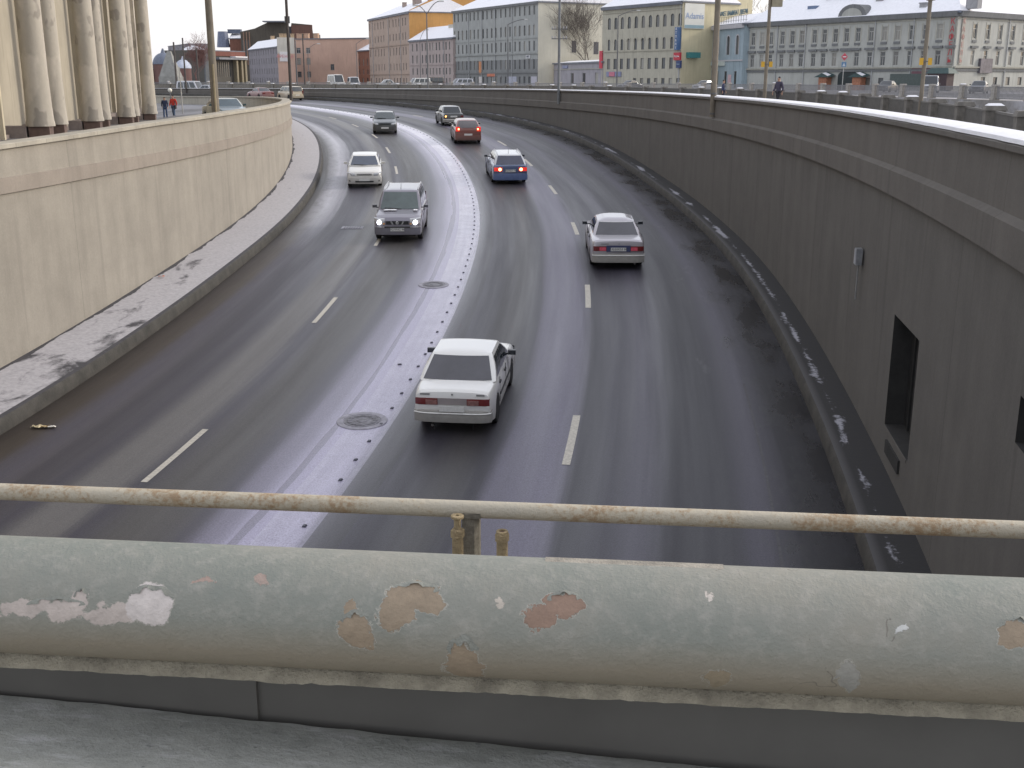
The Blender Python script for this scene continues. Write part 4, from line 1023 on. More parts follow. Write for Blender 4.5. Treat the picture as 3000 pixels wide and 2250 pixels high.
def sidewalls(bld,F,D,mats,rgable=None,lgable=None,back=True):
    A,B=F.P(0,0),F.P(F.L,0); C_=F.P(F.L,0,D); Dd=F.P(0,0,D)
    FR=Fac(B,C_,B.z,F.H,bld); FR.wall([],mats,'side_wall',top=rgable(FR.L) if rgable else None)
    FL=Fac(Dd,A,A.z,F.H,bld); FL.wall([],mats if not isinstance(mats,list) else mats,'side_wall',top=lgable(FL.L) if lgable else None)
    FB=Fac(C_,Dd,A.z,F.H,bld); FB.wall([],mats,'rear_wall')
    return FR,FL
def bld(name,label,cat='building'): return thing(name,label,cat)
def sign(F,x,z,w_,h,mm,label,name='shop_sign',d=.15,txt=None,ts=.5,tm=None,vert=False):
    t=thing(name,label,'sign',F.P(x,z,-.02),F.ang)
    m=MB(); m.box((0,-d/2,h/2),(w_,d,h)); m.build('board',mm,t,smooth=0)
    if txt:
        if vert:
            for i,ch in enumerate(txt):
                me=textmesh(ch,ts,.02); me.materials.append(tm); obj('letter',me,t,loc=(0,-d-.022,h-(i+.5)*h/len(txt)),rot=(math.pi/2,0,0))
        else:
            me=textmesh(txt,ts,.02); me.materials.append(tm); obj('lettering',me,t,loc=(0,-d-.022,h*.5),rot=(math.pi/2,0,0))
    return t
def pipe_down(F,x,z0=0,z1=None):
    m=MB(); z1=z1 or F.H-.1; m.tube([F.P(x,z0,-.12),F.P(x,z1,-.12)],.085,6); m.build('downpipe',mat('downpipe_zinc',(.38,.39,.40),.5,.1),F.parent)
def facade(bd,l,r,H,zb=ZF):
    rise=H-(CAMZ-zb)
    A=corner(*l,rise); B=corner(*r,rise); return Fac(A,B,zb,H,bd)
def fx(F,px,py=200):   # distance along facade for a photo column
    A,_=ray(px,py); # A = X/Y ; solve (Ax+e.x t)/(Ay+e.y t)=A
    return (A*F.A.y-F.A.x)/(F.e.x-A*F.e.y)
# --- grey five storey block
b=bld('apartment_block','tall grey green five storey block with dark lower floors and blank cream gable wall')
F=facade(b,(1327,33),(1577,3),18.5)
xs=[fx(F,1040+v/3.352) for v in (985,1020,1060,1100,1137,1175,1213,1260,1300,1345,1385,1435,1480,1523,1573,1618,1665,1712,1758)]
G1=bmat('grey_green_plaster',(.335,.345,.335)); G2=bmat('dark_rusticated_plaster',(.21,.215,.215))
rows=[(.5,2.3,xs[4:],.95,'dn',False),(3.9,6.1,xs,.8,'gn',False),(7.9,10.1,xs,.8,'gn',False),(11.3,13.6,xs,.85,'gn',True),(15.7,17.7,xs,.8,'gn',False)]
F.wall(rows,[G1,G2],bandmat=4.0); F.windows(rows)
F.trim(17.95,.5,.45,bmat('cornice_grey',(.2,.205,.21)),'cornice'); F.trim(7.25,.28,.25,G1,'string_course'); F.trim(3.0,.25,.2,G2,'string_course'); F.trim(10.6,.12,.1,G1,'string_course')
for px in (1120,1250,1380,1545): pipe_down(F,fx(F,1040+px/3.352))
CRM=bmat('cream_gable_plaster',(.56,.54,.46),.2,.10)
FR,FL=sidewalls(b,F,26,CRM,rgable=lambda L:[(0,19.5),(L*.25,25.5),(L*.55,27.5),(L,27.5)])
roof(b,F,26,5.5,.3)
for k in (.25,.5,.8): chimney(b.children[-1] if False else b,F,F.L*k,6,19.8,1.8)
FR.boxpart(9.5,7.6,1.2,2.6,.05,mat('bricked_window',(.10,.10,.11),.8,.2),'blind_window'); FR.boxpart(15.5,7.3,1.3,2.7,.05,mat('bricked_window',(.1,.1,.11)),'blind_window')
clean(b)
sign(F,fx(F,1548),6.3,1.9,.75,mat('sign_white',(.55,.55,.56),.5,.1),'small white sign with dark figures on the grey five storey block',txt='ОКО',ts=.6,tm=mat('sign_ink',(.08,.09,.13),.5,0))
sign(F,fx(F,1408),2.9,1.2,3.0,mat('sign_orange',(.50,.20,.08),.5,.2,2),'upright orange sign on the dark lower floor of the grey block')
sign(F,fx(F,1440),2.35,4.2,.85,mat('sign_red_orange',(.50,.15,.08),.5,.2,2),'long orange red shop sign over the ground floor of the grey block')
for px,w_,cc,lb in ((1408,1.9,(.55,.52,.5),'light shop doorway panel under the orange sign of the grey block'),(1500,4.6,(.36,.37,.44),'lilac shopfront panel between dark doors of the grey block'),(1565,2.6,(.42,.41,.46),'pale shopfront panel at the right end of the grey block')):
    F.boxpart(fx(F,px),.2,w_,2.1,.08,mat('panel_'+lb[:5],cc,.6,.1),'shopfront_panel')
# --- low pink three storey house
b=bld('town_house','low pale pink three storey house with a snowy roof below the bright orange wall')
F=facade(b,(1198,119),(1327,109),12.1)
xs=[fx(F,1040+v/3.352) for v in (570,612,665,700,740,770,803,833,870,898,932)]
PK=bmat('pale_pink_plaster',(.38,.32,.305)); rows=[(.3,2.0,xs,.95,'gn',False),(2.9,4.6,xs,.85,'gn',False),(5.9,8.1,xs,.9,'gn',True),(9.1,11.1,xs,.85,'gn',False)]
F.wall(rows,[PK]); F.windows(rows); sidewalls(b,F,12,PK); F.trim(11.65,.4,.35,M_ROOFM,'cornice'); F.trim(5.3,.15,.12,PK,'string_course'); ro=roof(b,F,12,3.6,.3); chimney(ro,F,F.L*.62,5,14.4,1.2,3.0,.9,mat('pale_chimney',(.5,.48,.42))); pipe_down(F,fx(F,1040+878/3.352)); clean(b)
# --- orange block
b=bld('apartment_block','tall orange sided block with rows of narrow windows and snowy roof')
F=facade(b,(1079,57),(1198,33),20.1); sc_=lambda z:(z-1.7)*1.095+1.7
xs=[fx(F,1040+v/3.352) for v in (157,208,237,265,292,352,385,413,442,478,505)]
OP=bmat('peach_plaster',(.40,.31,.255)); OR=bmat('ochre_orange_plaster',(.52,.285,.10),.3,.12)
rows=[(.4,2.0,xs,.9,'dn',False),(4.0,5.8,xs,.75,'gn',False),(7.9,9.9,xs,.8,'gn',False),(11.7,13.5,xs,.8,'gn',False),(15.2,17.2,xs,.8,'gn',False)]
rows=[(sc_(a),sc_(c_),*q) for a,c_,*q in rows]; F.wall(rows,[OP]); F.windows(rows); F.trim(19.5,.5,.4,M_ROOFM,'cornice'); F.trim(11.2,.25,.2,OP,'string_course'); F.trim(3.0,.2,.2,OP,'string_course')
for px in (185,340,457): pipe_down(F,fx(F,1040+px/3.352))
FR,FL=sidewalls(b,F,30,OR,rgable=lambda L:[(0,20.4),(L*.28,24.3),(L*.33,26.2),(L*.42,26.2),(L*.5,25.2),(L*.72,25.2),(L*.74,26.6),(L*.86,26.6),(L*.9,23.5),(L,21.2)])
ro=roof(b,F,20,4.2,.3)
for k,dz in ((.38,0),(.62,.2),(.72,.2),(.95,.3)): chimney(ro,F,F.L*k,7,22.2+dz,2.0,1.6,1.0)
clean(b)
# --- beige arched-window block
b=bld('apartment_block','beige grey four storey block with arched windows and a sunlit yellow side wall')
F=facade(b,(1766,22),(2001,2),15.5)
xs=[fx(F,1600+v/3.352) for v in (612,675,738,805,872,941,1010,1080,1150,1224,1298)]
BG=bmat('beige_grey_plaster',(.42,.40,.33)); YL=bmat('butter_yellow_plaster',(.54,.485,.33),.3,.12)
rows=[(.7,1.9,xs[4:],.95,'dn',False),(3.6,5.6,xs[:-1],1.0,'dn',False),(7.2,9.3,xs[:-1],.85,'dn',True),(11.2,13.4,xs,1.0,'dn',True)]
F.wall(rows,[BG]); F.windows(rows); F.trim(14.9,.55,.5,M_ROOFM,'cornice'); F.trim(6.85,.16,.14,BG,'string_course'); F.trim(14.2,.18,.15,BG,'string_course')
for x in xs[3:7]:
    m=MB(); P=[]
    for k in range(9):
        a=math.pi*k/8; P.append([F.P(x+math.cos(a)*rr_,8.85+math.sin(a)*rr_*1.0,-.12) for rr_ in (.52,.74)])
    m.grid(P); m.build('window_hood',BG,b,smooth=0)
def side_len(F,px,py,D0=40):
    # depth at which the right side wall's top reaches photo column px
    B=F.P(F.L,0); A,_=ray(px,py); return (A*B.y-B.x)/(F.n.x-A*F.n.y)
D=side_len(F,2205,8); D=min(max(D,8),60)
FR,FL=sidewalls(b,F,D,YL,rgable=lambda L:[(0,16.2),(L,17.6)]); 
ro=roof(b,F,D*.8,3.6,.3); chimney(ro,F,F.L*.15,5,17.6,1.6,2.2); pipe_down(F,F.L*.985); clean(b)
TW=mat('sign_lettering_white',(.75,.75,.76),.5,0)
SB=sign(F,fx(F,1988),6.9,.75,4.0,mat('sign_deep_blue',(.06,.12,.25),.4,.15),'tall blue projecting sign with white upright lettering on the beige block',d=.9,txt='АТЛАНТ',ts=.62,tm=TW,vert=True)
sign(F,fx(F,1986),5.1,1.75,1.35,mat('sign_red',(.45,.03,.05),.4,.1),'red box sign with white lettering at the right end of the beige block',d=.4,txt='Рояль',ts=.5,tm=TW)
sign(F,fx(F,1991),3.7,1.15,1.3,mat('sign_navy',(.03,.05,.14),.4,.1),'dark navy sign directly below the red one on the beige block',d=.4,txt='ОФИС',ts=.3,tm=mat('sign_pale_blue',(.3,.38,.5)))
sign(F,fx(F,1800),2.2,4.6,.95,mat('sign_blue_grey',(.20,.22,.34),.5,.1),'long blue grey sign at the lower left of the beige block',d=.2)
sign(F,fx(F,1796),2.25,1.7,.85,mat('sign_rose',(.5,.16,.22),.5,.1),'rose coloured sign mounted over the long blue grey one',d=.3)
sign(F,fx(F,1762),3.8,.9,3.4,mat('sign_crimson',(.52,.05,.08),.5,.1),'upright crimson banner at the left corner of the beige block',d=.25)
xx=lambda px,py: (ray(px,py)[0]*FR.A.y-FR.A.x)/(FR.e.x-ray(px,py)[0]*FR.e.y)
BIL=sign(FR,(xx(2009,60)+xx(2056,60))/2,10.7,xx(2066,60)-xx(2009,60),4.4,mat('billboard_white',(.62,.62,.58),.6,.08,.4),'white billboard with blue heading on the yellow side wall',name='billboard',d=.2,txt='Adamis',ts=1.5,tm=mat('billboard_blue',(.25,.33,.5),.6,0))
m=MB(); m.box((0,-.21,.35),((xx(2066,60)-xx(2009,60))*.98,.02,.55)); m.build('footer_band',mat('billboard_teal',(.22,.33,.38),.6,.1),BIL,smooth=0)
sign(FR,xx(2026,160),5.5,xx(2042,158)-xx(2010,158),1.0,mat('awning_teal',(.05,.20,.20),.6,.15),'teal awning on the shaded foot of the yellow side wall',name='awning',d=1.0)
# --- pale blue house
b=bld('town_house','pale blue two storey house with four arched windows and a roof sign')
F=facade(b,(2050,80),(2181,67),11.3)
BL=bmat('pale_blue_plaster',(.30,.37,.41)); BT=mat('pale_cornice',(.48,.47,.49),.8,.1)
x4=[fx(F,1950+v/7.37) for v in (905,1105,1330,1525)]
rows=[(.2,3.1,[fx(F,1950+v/7.37) for v in (890,1120,1300,1510)],.95,'bn',False),(6.0,9.3,x4,1.0,'bn',True)]
F.wall(rows,[BL]); F.windows(rows); sidewalls(b,F,11,BL); F.trim(10.5,.7,.5,BT,'cornice'); F.trim(4.85,.25,.15,BT,'string_course'); ro=roof(b,F,11,2.0,.4)
for x in x4:
    m=MB(); P=[[F.P(x+math.cos(math.pi*k/10)*rr_,8.75+math.sin(math.pi*k/10)*rr_,-.05) for rr_ in (.54,.74)] for k in range(11)]; m.grid(P)
    for sg in(-1,1): m.quad(F.P(x+sg*.54,6.0,-.05),F.P(x+sg*.74,6.0,-.05),F.P(x+sg*.74,8.75,-.05),F.P(x+sg*.54,8.75,-.05))
    m.build('window_surround',BT,b,smooth=0)
clean(b)
sign(F,fx(F,2075),4.2,3.4,.6,mat('fascia_white',(.5,.55,.52),.5,.1),'white fascia board over the left shopfront of the pale blue house',d=.25)
sign(F,fx(F,2113),4.1,3.2,.75,mat('fascia_white',(.5,.5,.5)),'white and green fascia board right of the thick pole on the pale blue house',d=.25)
sign(F,fx(F,2139),1.0,1.3,1.5,mat('poster_pink',(.55,.38,.40),.5,.15,2),'pink poster in the ground floor window of the pale blue house',name='poster',d=.05)
# roof sign: row of upright teal letters on a frame
t=thing('roof_sign','row of dark teal letters on a frame along the pale blue house roof edge','sign',F.P(fx(F,2140),F.H+.2,-.1),F.ang)
TL=mat('teal_letters',(.10,.16,.19),.6,.25,3)
wdt=(fx(F,2183)-fx(F,2098)); m=MB()
for k in range(12):
    x=-wdt/2+wdt*(k+.5)/12; m.box((x,0,.55),(.05,.05,1.1))
m.box((0,0,.35),(wdt,.05,.05)); m.box((0,0,1.1),(wdt,.05,.05)); m.build('frame',mat('sign_frame',(.14,.13,.13),.6),t,smooth=0)
me=textmesh('ПАРКЕТ ЛАМИНАТ ДВЕРИ',1.0,.05); me.materials.append(TL)
o=obj('lettering',me,t,loc=(0,-.06,1.65),rot=(math.pi/2,0,0)); bb=[v.co.x for v in me.vertices]; o.scale=(wdt/(max(bb)-min(bb)),1.15,1)
t=thing('roof_ornament','dark blue egg shaped sign standing on the pale blue house roof beside the billboard','sign',F.P(fx(F,2071),F.H,-.1),F.ang)
m=MB(); m.lathe([(.05,0),(.4,.25),(.62,.9),(.5,1.7),(.05,2.2)],16); m.build('egg',mat('egg_blue',(.07,.11,.24),.4,.1),t); m=MB(); m.tube([(-2.2,0,1.5),(-.5,0,1.1)],[.05,.35],8); m.build('cone',mat('cone_red',(.4,.2,.22),.5,.1),t)
# --- long corner building
b=bld('corner_building','long grey green three storey corner building with snowy roof and moulded windows, on the right')
F=facade(b,(2185,68),(2810,31),11.3)
GG=bmat('sage_grey_plaster',(.395,.40,.375),.4,.18); GD=bmat('moulding_grey',(.17,.175,.18)); GL=mat('moulding_light',(.40,.39,.34),.85,.15,1)
px1=[2202,2229,2254,2287,2316,2344,2380,2409,2441,2473,2506,2544,2583,2621,2662,2701,2743,2780]
xs=[fx(F,p) for p in px1]
skip=[i for i in range(18) if i in (9,)]
up=xs; mid=[x for i,x in enumerate(xs) if i!=9]
gr=[x for i,x in enumerate(xs) if i in (11,12,13,16,17)]
rows=[(.7,1.9,gr,1.0,'dn',False),(3.75,5.85,mid,.95,'wtn',False),(7.5,9.6,up,.95,'wtn',False)]
F.wall(rows,[GG]); F.windows(rows)
C2=corner(3000,44,9.6); 
dv=Vector((C2[0]-F.B.x,C2[1]-F.B.y,0)); C3=Vector((F.B.x,F.B.y,0))+dv*2.1
F2=Fac((F.B.x,F.B.y),(C3.x,C3.y),ZF,11.3,b)
x2=[fx(F2,p) for p in (2845,2883,2919,2956,2991)]; st=x2[-1]-x2[-2]; x2+= [x2[-1]+st*(k+1) for k in range(int((F2.L-x2[-1]-1)/st))]
rows2=[(.8,2.0,x2[1:],1.2,'dn',False),(3.75,5.85,x2,.95,'wtn',False),(7.5,9.6,x2,1.1,'wtn',False)]
F2.wall(rows2,[GG]); F2.windows(rows2)
for FF,xx_ in ((F,mid),(F2,x2)):
    for x in xx_:
        FF.boxpart(x,6.15,1.75,.34,.35,GD,'window_hood')
for FF,xx_ in ((F,up),(F2,x2)):
    for x in xx_:
        for sg in(-1,1): FF.boxpart(x+sg*.62,7.4,.14,2.5,.05,GL,'window_surround')
        FF.boxpart(x,6.95,1.15,.36,.12,GD,'window_apron')
for FF in (F,F2):
    FF.trim(10.55,.7,.5,GD,'cornice'); FF.trim(3.3,.22,.3,GL,'string_course'); FF.trim(2.85,.3,.18,GD,'string_course'); FF.trim(10.2,.12,.1,GL,'string_course')
for p in (2273,2355,2556,2668): pipe_down(F,fx(F,p))
pipe_down(F2,fx(F2,2942))
# roof over both wings
D=13
m=MB(); H=F.H; a=F.P(-.4,H,-.4); cb=F.P(F.L,H,0)+(Vector((0,-.55,0))); c2=F2.P(F2.L,H,-.4); c3=F2.P(F2.L,H+0,D); ic=F.P(F.L-D*.8,H,D); al=F.P(-.4,H,D)
r0=F.P(3.5,H+4.2,D*.5); rc=F.P(F.L-5.5,H+4.2,D*.5); r2=F2.P(F2.L,H+4.2,D*.5)
m.add([a,cb,rc,r0],[(0,1,2,3)]); m.add([cb,c2,r2,rc],[(0,1,2,3)]); m.add([al,a,r0],[(0,1,2)]); m.add([al,r0,rc,ic],[(0,1,2,3)]); m.add([ic,rc,r2,c3],[(0,1,2,3)])
ro=m.build('roof',M_RSNOW,b,smooth=0)
m=MB(); e=Vector((0,0,.3))
for p,q in ((a,cb),(cb,c2),(al,a)): m.quad(p-e,q-e,q+Vector((0,0,.03)),p+Vector((0,0,.03)))
m.build('eaves',mat('eaves_blue_grey',(.15,.17,.22),.5,.15),ro,smooth=0)
FLs=Fac(F.P(0,0,D),F.P(0,0),ZF,H,b); FLs.wall([],[GG],'side_wall')
Fb=Fac(F2.P(F2.L,0,D),F.P(F.L-D*.8,0,D),ZF,H,b); Fb.wall([],[GG],'rear_wall')
# dormer pediment
xd=fx(F,2485); m=MB(); P=[]
for k in range(13):
    a_=math.pi*k/12; P.append([F.P(xd+math.cos(a_)*2.9,H+.05+math.sin(a_)*1.9,-.1),F.P(xd+math.cos(a_)*2.9,H+.05+math.sin(a_)*1.9,3.5)])
m.grid(P); m.add([F.P(xd+math.cos(math.pi*k/12)*2.9,H+.05+math.sin(math.pi*k/12)*1.9,-.1) for k in range(13)],[tuple(range(13))[::-1]]); m.build('dormer',GD,ro,smooth=0)
m=MB(); m.add([F.P(xd+math.cos(math.pi*k/12)*2.1,H+.1+math.sin(math.pi*k/12)*1.25,-.16) for k in range(13)],[tuple(range(13))[::-1]]); m.build('dormer_light',GG,ro,smooth=0)
for p,y,z,w_ in ((2365,5.5,14.2,1.3),(2400,5.5,14.2,1.0),(2440,5.5,14.2,1.6),(2530,4,13.5,1.4),(2690,1.5,11.4,1.2),(2820,2.5,12.2,2.0)): chimney(ro,F,fx(F,p,20),y,z-.6,1.9,w_,1.0,mat('roof_chimney_grey',(.30,.30,.31)))
chimney(ro,F2,fx(F2,2905,20),3,12.0,1.6,2.0,1.2,mat('roof_chimney_pale',(.42,.42,.42))); 
m=MB(); M=Matrix.Translation(F.P(fx(F,2345,30),H+1.9,3.2))@Matrix.Rotation(F.ang,4,'Z'); m.box((0,0,0),(1.9,1.2,.9),M=M); m.build('skylight',mat('skylight_blue',(.12,.17,.28),.4,.1),ro,smooth=0)
# gate arch
m=MB(); xg=fx(F,2486); P=[F.P(xg-2.1,.0,-.03),F.P(xg+2.1,.0,-.03),F.P(xg+2.1,2.3,-.03)]+[F.P(xg+2.1*math.cos(math.pi*k/8),2.3+.75*math.sin(math.pi*k/8),-.03) for k in range(1,8)]+[F.P(xg-2.1,2.3,-.03)]
m.add(P,[tuple(range(len(P)))]); m.build('gateway',mat('gateway_dark',(.018,.028,.03),.6,.3,1),b,smooth=0)
F.boxpart(fx(F,2485),6.1,3.6,.42,.3,GD,'window_hood')
clean(b)
for p,lab in ((2428,'porch with a snow dusted green roof and brick body left of the dark gateway'),(2528,'porch with a green roof and orange brick body right of the dark gateway')):
    x=fx(F,p); t=thing('porch',lab,'porch',F.P(x,0,-.1),F.ang)
    m=MB(); m.box((0,-.6,1.0),(1.7,1.2,2.0)); m.build('body',mat('porch_brick',(.34,.15,.09),.8,.25,3),t,smooth=0)
    m=MB(); m.add([(-1.7,-1.5,2.0),(1.7,-1.5,2.0),(1.7,0,2.35),(-1.7,0,2.35),(0,-1.5,2.65),(0,0,2.85)],[(0,1,4),(1,2,5,4),(0,4,5,3),(3,5,2),(0,3,2,1)]); m.build('roof',mat('porch_green',(.035,.07,.07),.5,.2,3),t,smooth=0)
    m=MB(); m.add([(.1,-1.45,2.68),(1.3,-1.45,2.2),(1.3,-.6,2.42),(.1,-.6,2.8)],[(0,1,2,3)]); m.build('snow',M_SNOW,t,smooth=0)
t=thing('porch','dark green shop porch with a light lettered door near the building corner','porch',F.P(fx(F,2770),0,-.1),F.ang)
m=MB(); m.box((0,-.8,1.35),(3.4,1.6,2.3)); m.build('body',mat('porch_dark',(.05,.03,.035),.6,.25,2),t,smooth=0); m=MB(); m.frus(2.5,3.3,2.1,1.2,1.5,.6,(0,-.6)); m.build('roof',mat('porch_green',(.03,.06,.05)),t,smooth=0); m=MB(); m.box((.3,-1.62,1.5),(.3,.03,.9)); m.build('notice',mat('notice_pale',(.5,.48,.38)),t,smooth=0)
sign(F,fx(F,2660),.6,6.0,1.9,mat('shop_green_panel',(.07,.09,.085),.6,.2),'dark green shopfront left of the silver minibus on the corner building',name='shopfront',d=.3)
sign(F,fx(F,2712),2.45,4.8,.85,mat('sign_maroon',(.14,.06,.08),.6,.2),'maroon oval sign above the silver minibus on the corner building')
RL=mat('letter_red',(.42,.05,.06),.5,.1)
sign(F,F.L-.75,3.8,1.05,6.6,mat('sign_rail_grey',(.27,.26,.24),.6,.1),'tall upright sign reading КАФЕЛЬ in red letters at the building corner',d=.12,txt='КАФЕЛЬ',ts=1.15,tm=RL,vert=True)
sign(F2,1.5,3.8,.9,6.6,mat('sign_rail_pale',(.30,.28,.255),.6,.1),'second upright КАФЕЛЬ sign with faded pink letters just round the corner',d=.12,txt='КАФЕЛЬ',ts=1.0,tm=mat('letter_faded',(.42,.24,.22),.6,.1),vert=True)
sign(F2,fx(F2,2882),2.6,3.4,2.1,mat('menu_board',(.12,.11,.13),.6,.35,1.5),'dark pictured sign board over the ground floor round the corner',d=.4)
# --- low courtyard shed between gable and beige block
b=bld('low_shed','low grey lilac shed with three pale framed windows in front of the blank cream wall')
F=Fac(tuple(at(1622,246,262).xy),tuple(at(1765,246,233).xy),ZF,5.2,b)
xs=[fx(F,1600+v/3.352) for v in (258,372,497)]; LM=bmat('lilac_grey_plaster',(.33,.315,.34))
rows=[(.6,3.0,xs,1.9,'wn',False)]; F.wall(rows,[LM]); F.windows(rows); sidewalls(b,F,8,LM); F.trim(3.7,.15,.15,GL,'string_course'); roof(b,F,8,.5,.3); clean(b)
sign(F,fx(F,1657),4.0,3.2,.6,mat('sign_faded_blue',(.22,.24,.36),.5,.1),'faded blue sign on the low shed left of the bare tree')

# =================================================================== colonnaded building on the left street
b=bld('colonnaded_building','tall cream classical building with giant plaster columns behind the left wall','building')
CD=Vector((-2.68,13.4,0))/math.hypot(2.68,13.4); CO=Vector((-20.1,48.4,0)); SP=math.hypot(2.68,13.4)
CN=Vector((-CD.y,CD.x,0))      # into the building (left)
def stain_plaster(name,colr,stain):
    t=NT(name); c_=t.coord('Object',(1,1,.6)); n=t.noise(c_,.9,3,.5); n2=t.noise(c_,6,6,.7); c3=t.coord('Object',(1,1,.1)); n3=t.noise(c3,2.5,4,.6)
    base=t.mix(t.ramp(n3,[(.4,0.),(.7,.5)]),colr,tuple(x*.75 for x in colr)); base=t.mix(t.ramp(n,[(.57,0.),(.60,.7)]),base,stain); base=t.mix(t.ramp(n,[(.38,.6),(.44,0.)]),base,tuple(min(1,x*1.3) for x in colr))
    base=t.mix(.5,base,t.ramp(n2,[(.3,.88),(.7,1.1)]),'MULTIPLY')
    t.set(Base_Color=base,Roughness=.9); t.bump(n2,.25,.02); return t.m
CP=stain_plaster('column_plaster',(.44,.405,.35),(.24,.22,.195)); CW=bmat('facade_plaster',(.38,.345,.28)); CE=mat('cream_edge',(.50,.45,.34),.9,.12,1.5)
PL=mat('brown_granite',(.13,.085,.07),.6,.25,4); PB=mat('plinth_stone',(.22,.185,.17),.85,.2,3)
def cpt(t_,n_=0,z=0): p=CO+CD*SP*t_+CN*n_; return Vector((p.x,p.y,z))
gz=lambda t_:CAMZ-float(np.interp(t_,[-2,0,1,2,3,4],[2.2,2.4,2.66,2.87,3.07,3.1]))
TOP=15.0; T_A,T_B=-2.4,3.42
# wall with tall windows, built in the facade plane 1.55 m behind the column axes
A_=cpt(T_B,1.55); B_=cpt(T_A,1.55)
F=Fac((A_.x,A_.y),(B_.x,B_.y),CAMZ-3.3,TOP+.0,b)
# check orientation: normal must point away from street
if F.n.dot(CN)<0: F=Fac((B_.x,B_.y),(A_.x,A_.y),CAMZ-3.3,TOP,b)
tx=lambda t_:(cpt(t_,1.55)-Vector((F.A.x,F.A.y,0))).dot(F.e)
wz=lambda d:3.3-d
xs=sorted(tx(k+.66) for k in (-2,-1,0,1,2)); 
rows=[(wz(1.0),wz(-1.05),xs,2.2,'gt',False),(wz(-2.95),wz(-7.2),xs,2.0,'gt',False)]
F.wall(rows,[CW]); F.windows(rows)
for x in xs:
    for sg in(-1,1): F.boxpart(x+sg*1.35,wz(1.1),.42,2.5,.22,CE,'window_surround'); F.boxpart(x+sg*1.25,wz(-2.9),.36,4.4,.16,CE,'window_surround')
    F.boxpart(x,wz(-1.6),3.6,.30,.45,CE,'window_ledge'); F.boxpart(x,wz(-1.25),3.1,.16,.30,CE,'window_ledge'); F.boxpart(x,wz(-2.55),3.1,.28,.38,CE,'window_ledge')
    F.boxpart(x,wz(2.2),3.2,1.05,.1,CP,'window_apron')
FRr=Fac(F.P(F.L,0),F.P(F.L,0,18),F.A.z,TOP,b); FRr.wall([],[CW],'side_wall'); FLl=Fac(F.P(0,0,18),F.P(0,0),F.A.z,TOP,b); FLl.wall([],[CW],'side_wall')
F.boxpart(F.L/2,-.2,F.L,.9+.35,.38,PB,'plinth_course')
m=MB(); m.quad(F.P(0,TOP,-2.6),F.P(F.L,TOP,-2.6),F.P(F.L,TOP,18),F.P(0,TOP,18)); m.quad(F.P(0,TOP,-2.6),F.P(0,TOP+1.4,-2.6),F.P(F.L,TOP+1.4,-2.6),F.P(F.L,TOP,-2.6)); m.build('entablature',CE,b,smooth=0)
def column(t_,n_,r,half=False):
    g=gz(t_)-.05; p=cpt(t_,n_); 
    m=MB(); prof=[(r*1.16,0),(r*1.16,.10),(r*1.10,.25),(r*1.05,.8),(r*1.02,1.6)]+[(r*(1-.10*(k/8)**1.6),.7+(TOP-1.2-g+F.A.z-.7)*k/8) for k in range(1,9)]
    m.lathe(prof,32,c=(0,0,0)); o=m.build('column',CP,b,smooth=40); o.location=(p.x,p.y,g+.52)
    m=MB(); m.box((0,0,.26),(r*1.66,r*1.66,.52)); q=m.build('plinth',PL,b,smooth=0); q.location=(p.x,p.y,g); q.rotation_euler=(0,0,math.atan2(CD.y,CD.x))
    m=MB(); M=Matrix.Translation((p.x,p.y,g+.22))@Matrix.Rotation(math.atan2(CD.y,CD.x),4,'Z'); m.box((0,1.0,0),(r*2.2,1.0,.62),M=M); m.build('plinth_base',PB,b,smooth=0)
for k in (-2,-1,0,1,2,3):
    column(k+.02,0,.51)
    if k<3: column(k+.33,.10,.42)
    # cream pilaster edge before each pair
    x=tx(k-.13); F.boxpart(x,.9,.28,TOP-1.2,.55,CE,'pilaster')
    x=tx(k+.42); F.boxpart(x,.9,.9,TOP-1.2,.25,CW,'pilaster')
F.boxpart(tx(3.36),.6,.9,TOP-.9,.5,CP,'pilaster')
clean(b)
# =================================================================== far left district
M_BLU=mat('snow_haze_dome',(.45,.48,.56),.7,.25,.3)
def simple(label,name,l,r,H,wallm,rows=None,D=14,rise=2.5,snowroof=True,rg=None,lg=None,cat='building',front=None):
    b=bld(name,label,cat); F=facade(b,l,r,H); 
    rows=rows(F) if rows else []
    F.wall(rows,[wallm],top=front(F.L) if front else None)
    if rows: F.windows(rows)
    sidewalls(b,F,D,wallm,rgable=rg,lgable=lg)
    F.trim(H-.35,.35,.3,M_ROOFM,'cornice') if not front else None
    if rise: roof(b,F,D,rise,.3)
    clean(b); return b,F
RBR=bmat('red_brown_brick',(.22,.095,.06),.8); SAL=bmat('salmon_plaster',(.52,.355,.28),.2,.12); LIL=bmat('lilac_grey_front',(.24,.225,.245),.3,.35); DKB=bmat('dark_industrial_brick',(.085,.075,.062),.2,.3)
ev=lambda n,z0,z1,w_,st='gn',ar=False,a=.0,b_=1.0:(lambda F:[(z0,z1,[F.L*(a+(b_-a)*(i+.5)/n) for i in range(n)],w_,st,ar)])
def multi(*fs): return lambda F:sum([f(F) for f in fs],[])
b,F=simple('small red brown brick house with a grey roof, left of the peach block','town_house',(978,153),(1082,146),10.9,RBR,multi(ev(8,.4,2.2,1.5,'dn',True),ev(9,3.2,4.9,.9,'gn',True),ev(9,6.0,8.2,.8,'gn',True)),6,2.2)
chimney(b,F,F.L*.45,5,11.6,1.3)
b,F=simple('large salmon pink block with few windows and rows of stubby chimneys, behind street lamps','apartment_block',(864,113),(1086,110),15.0,SAL,lambda F:[(2.4,4.2,[fx(F,877),fx(F,905)],1.5,'gt',False),(4.9-.2,6.6,[fx(F,974)],1.4,'gt',False),(6.6,8.6,[fx(F,877),fx(F,905)],1.5,'gt',False),(10.2,12.0,[fx(F,877),fx(F,905)],1.6,'wt',False)],14,0)
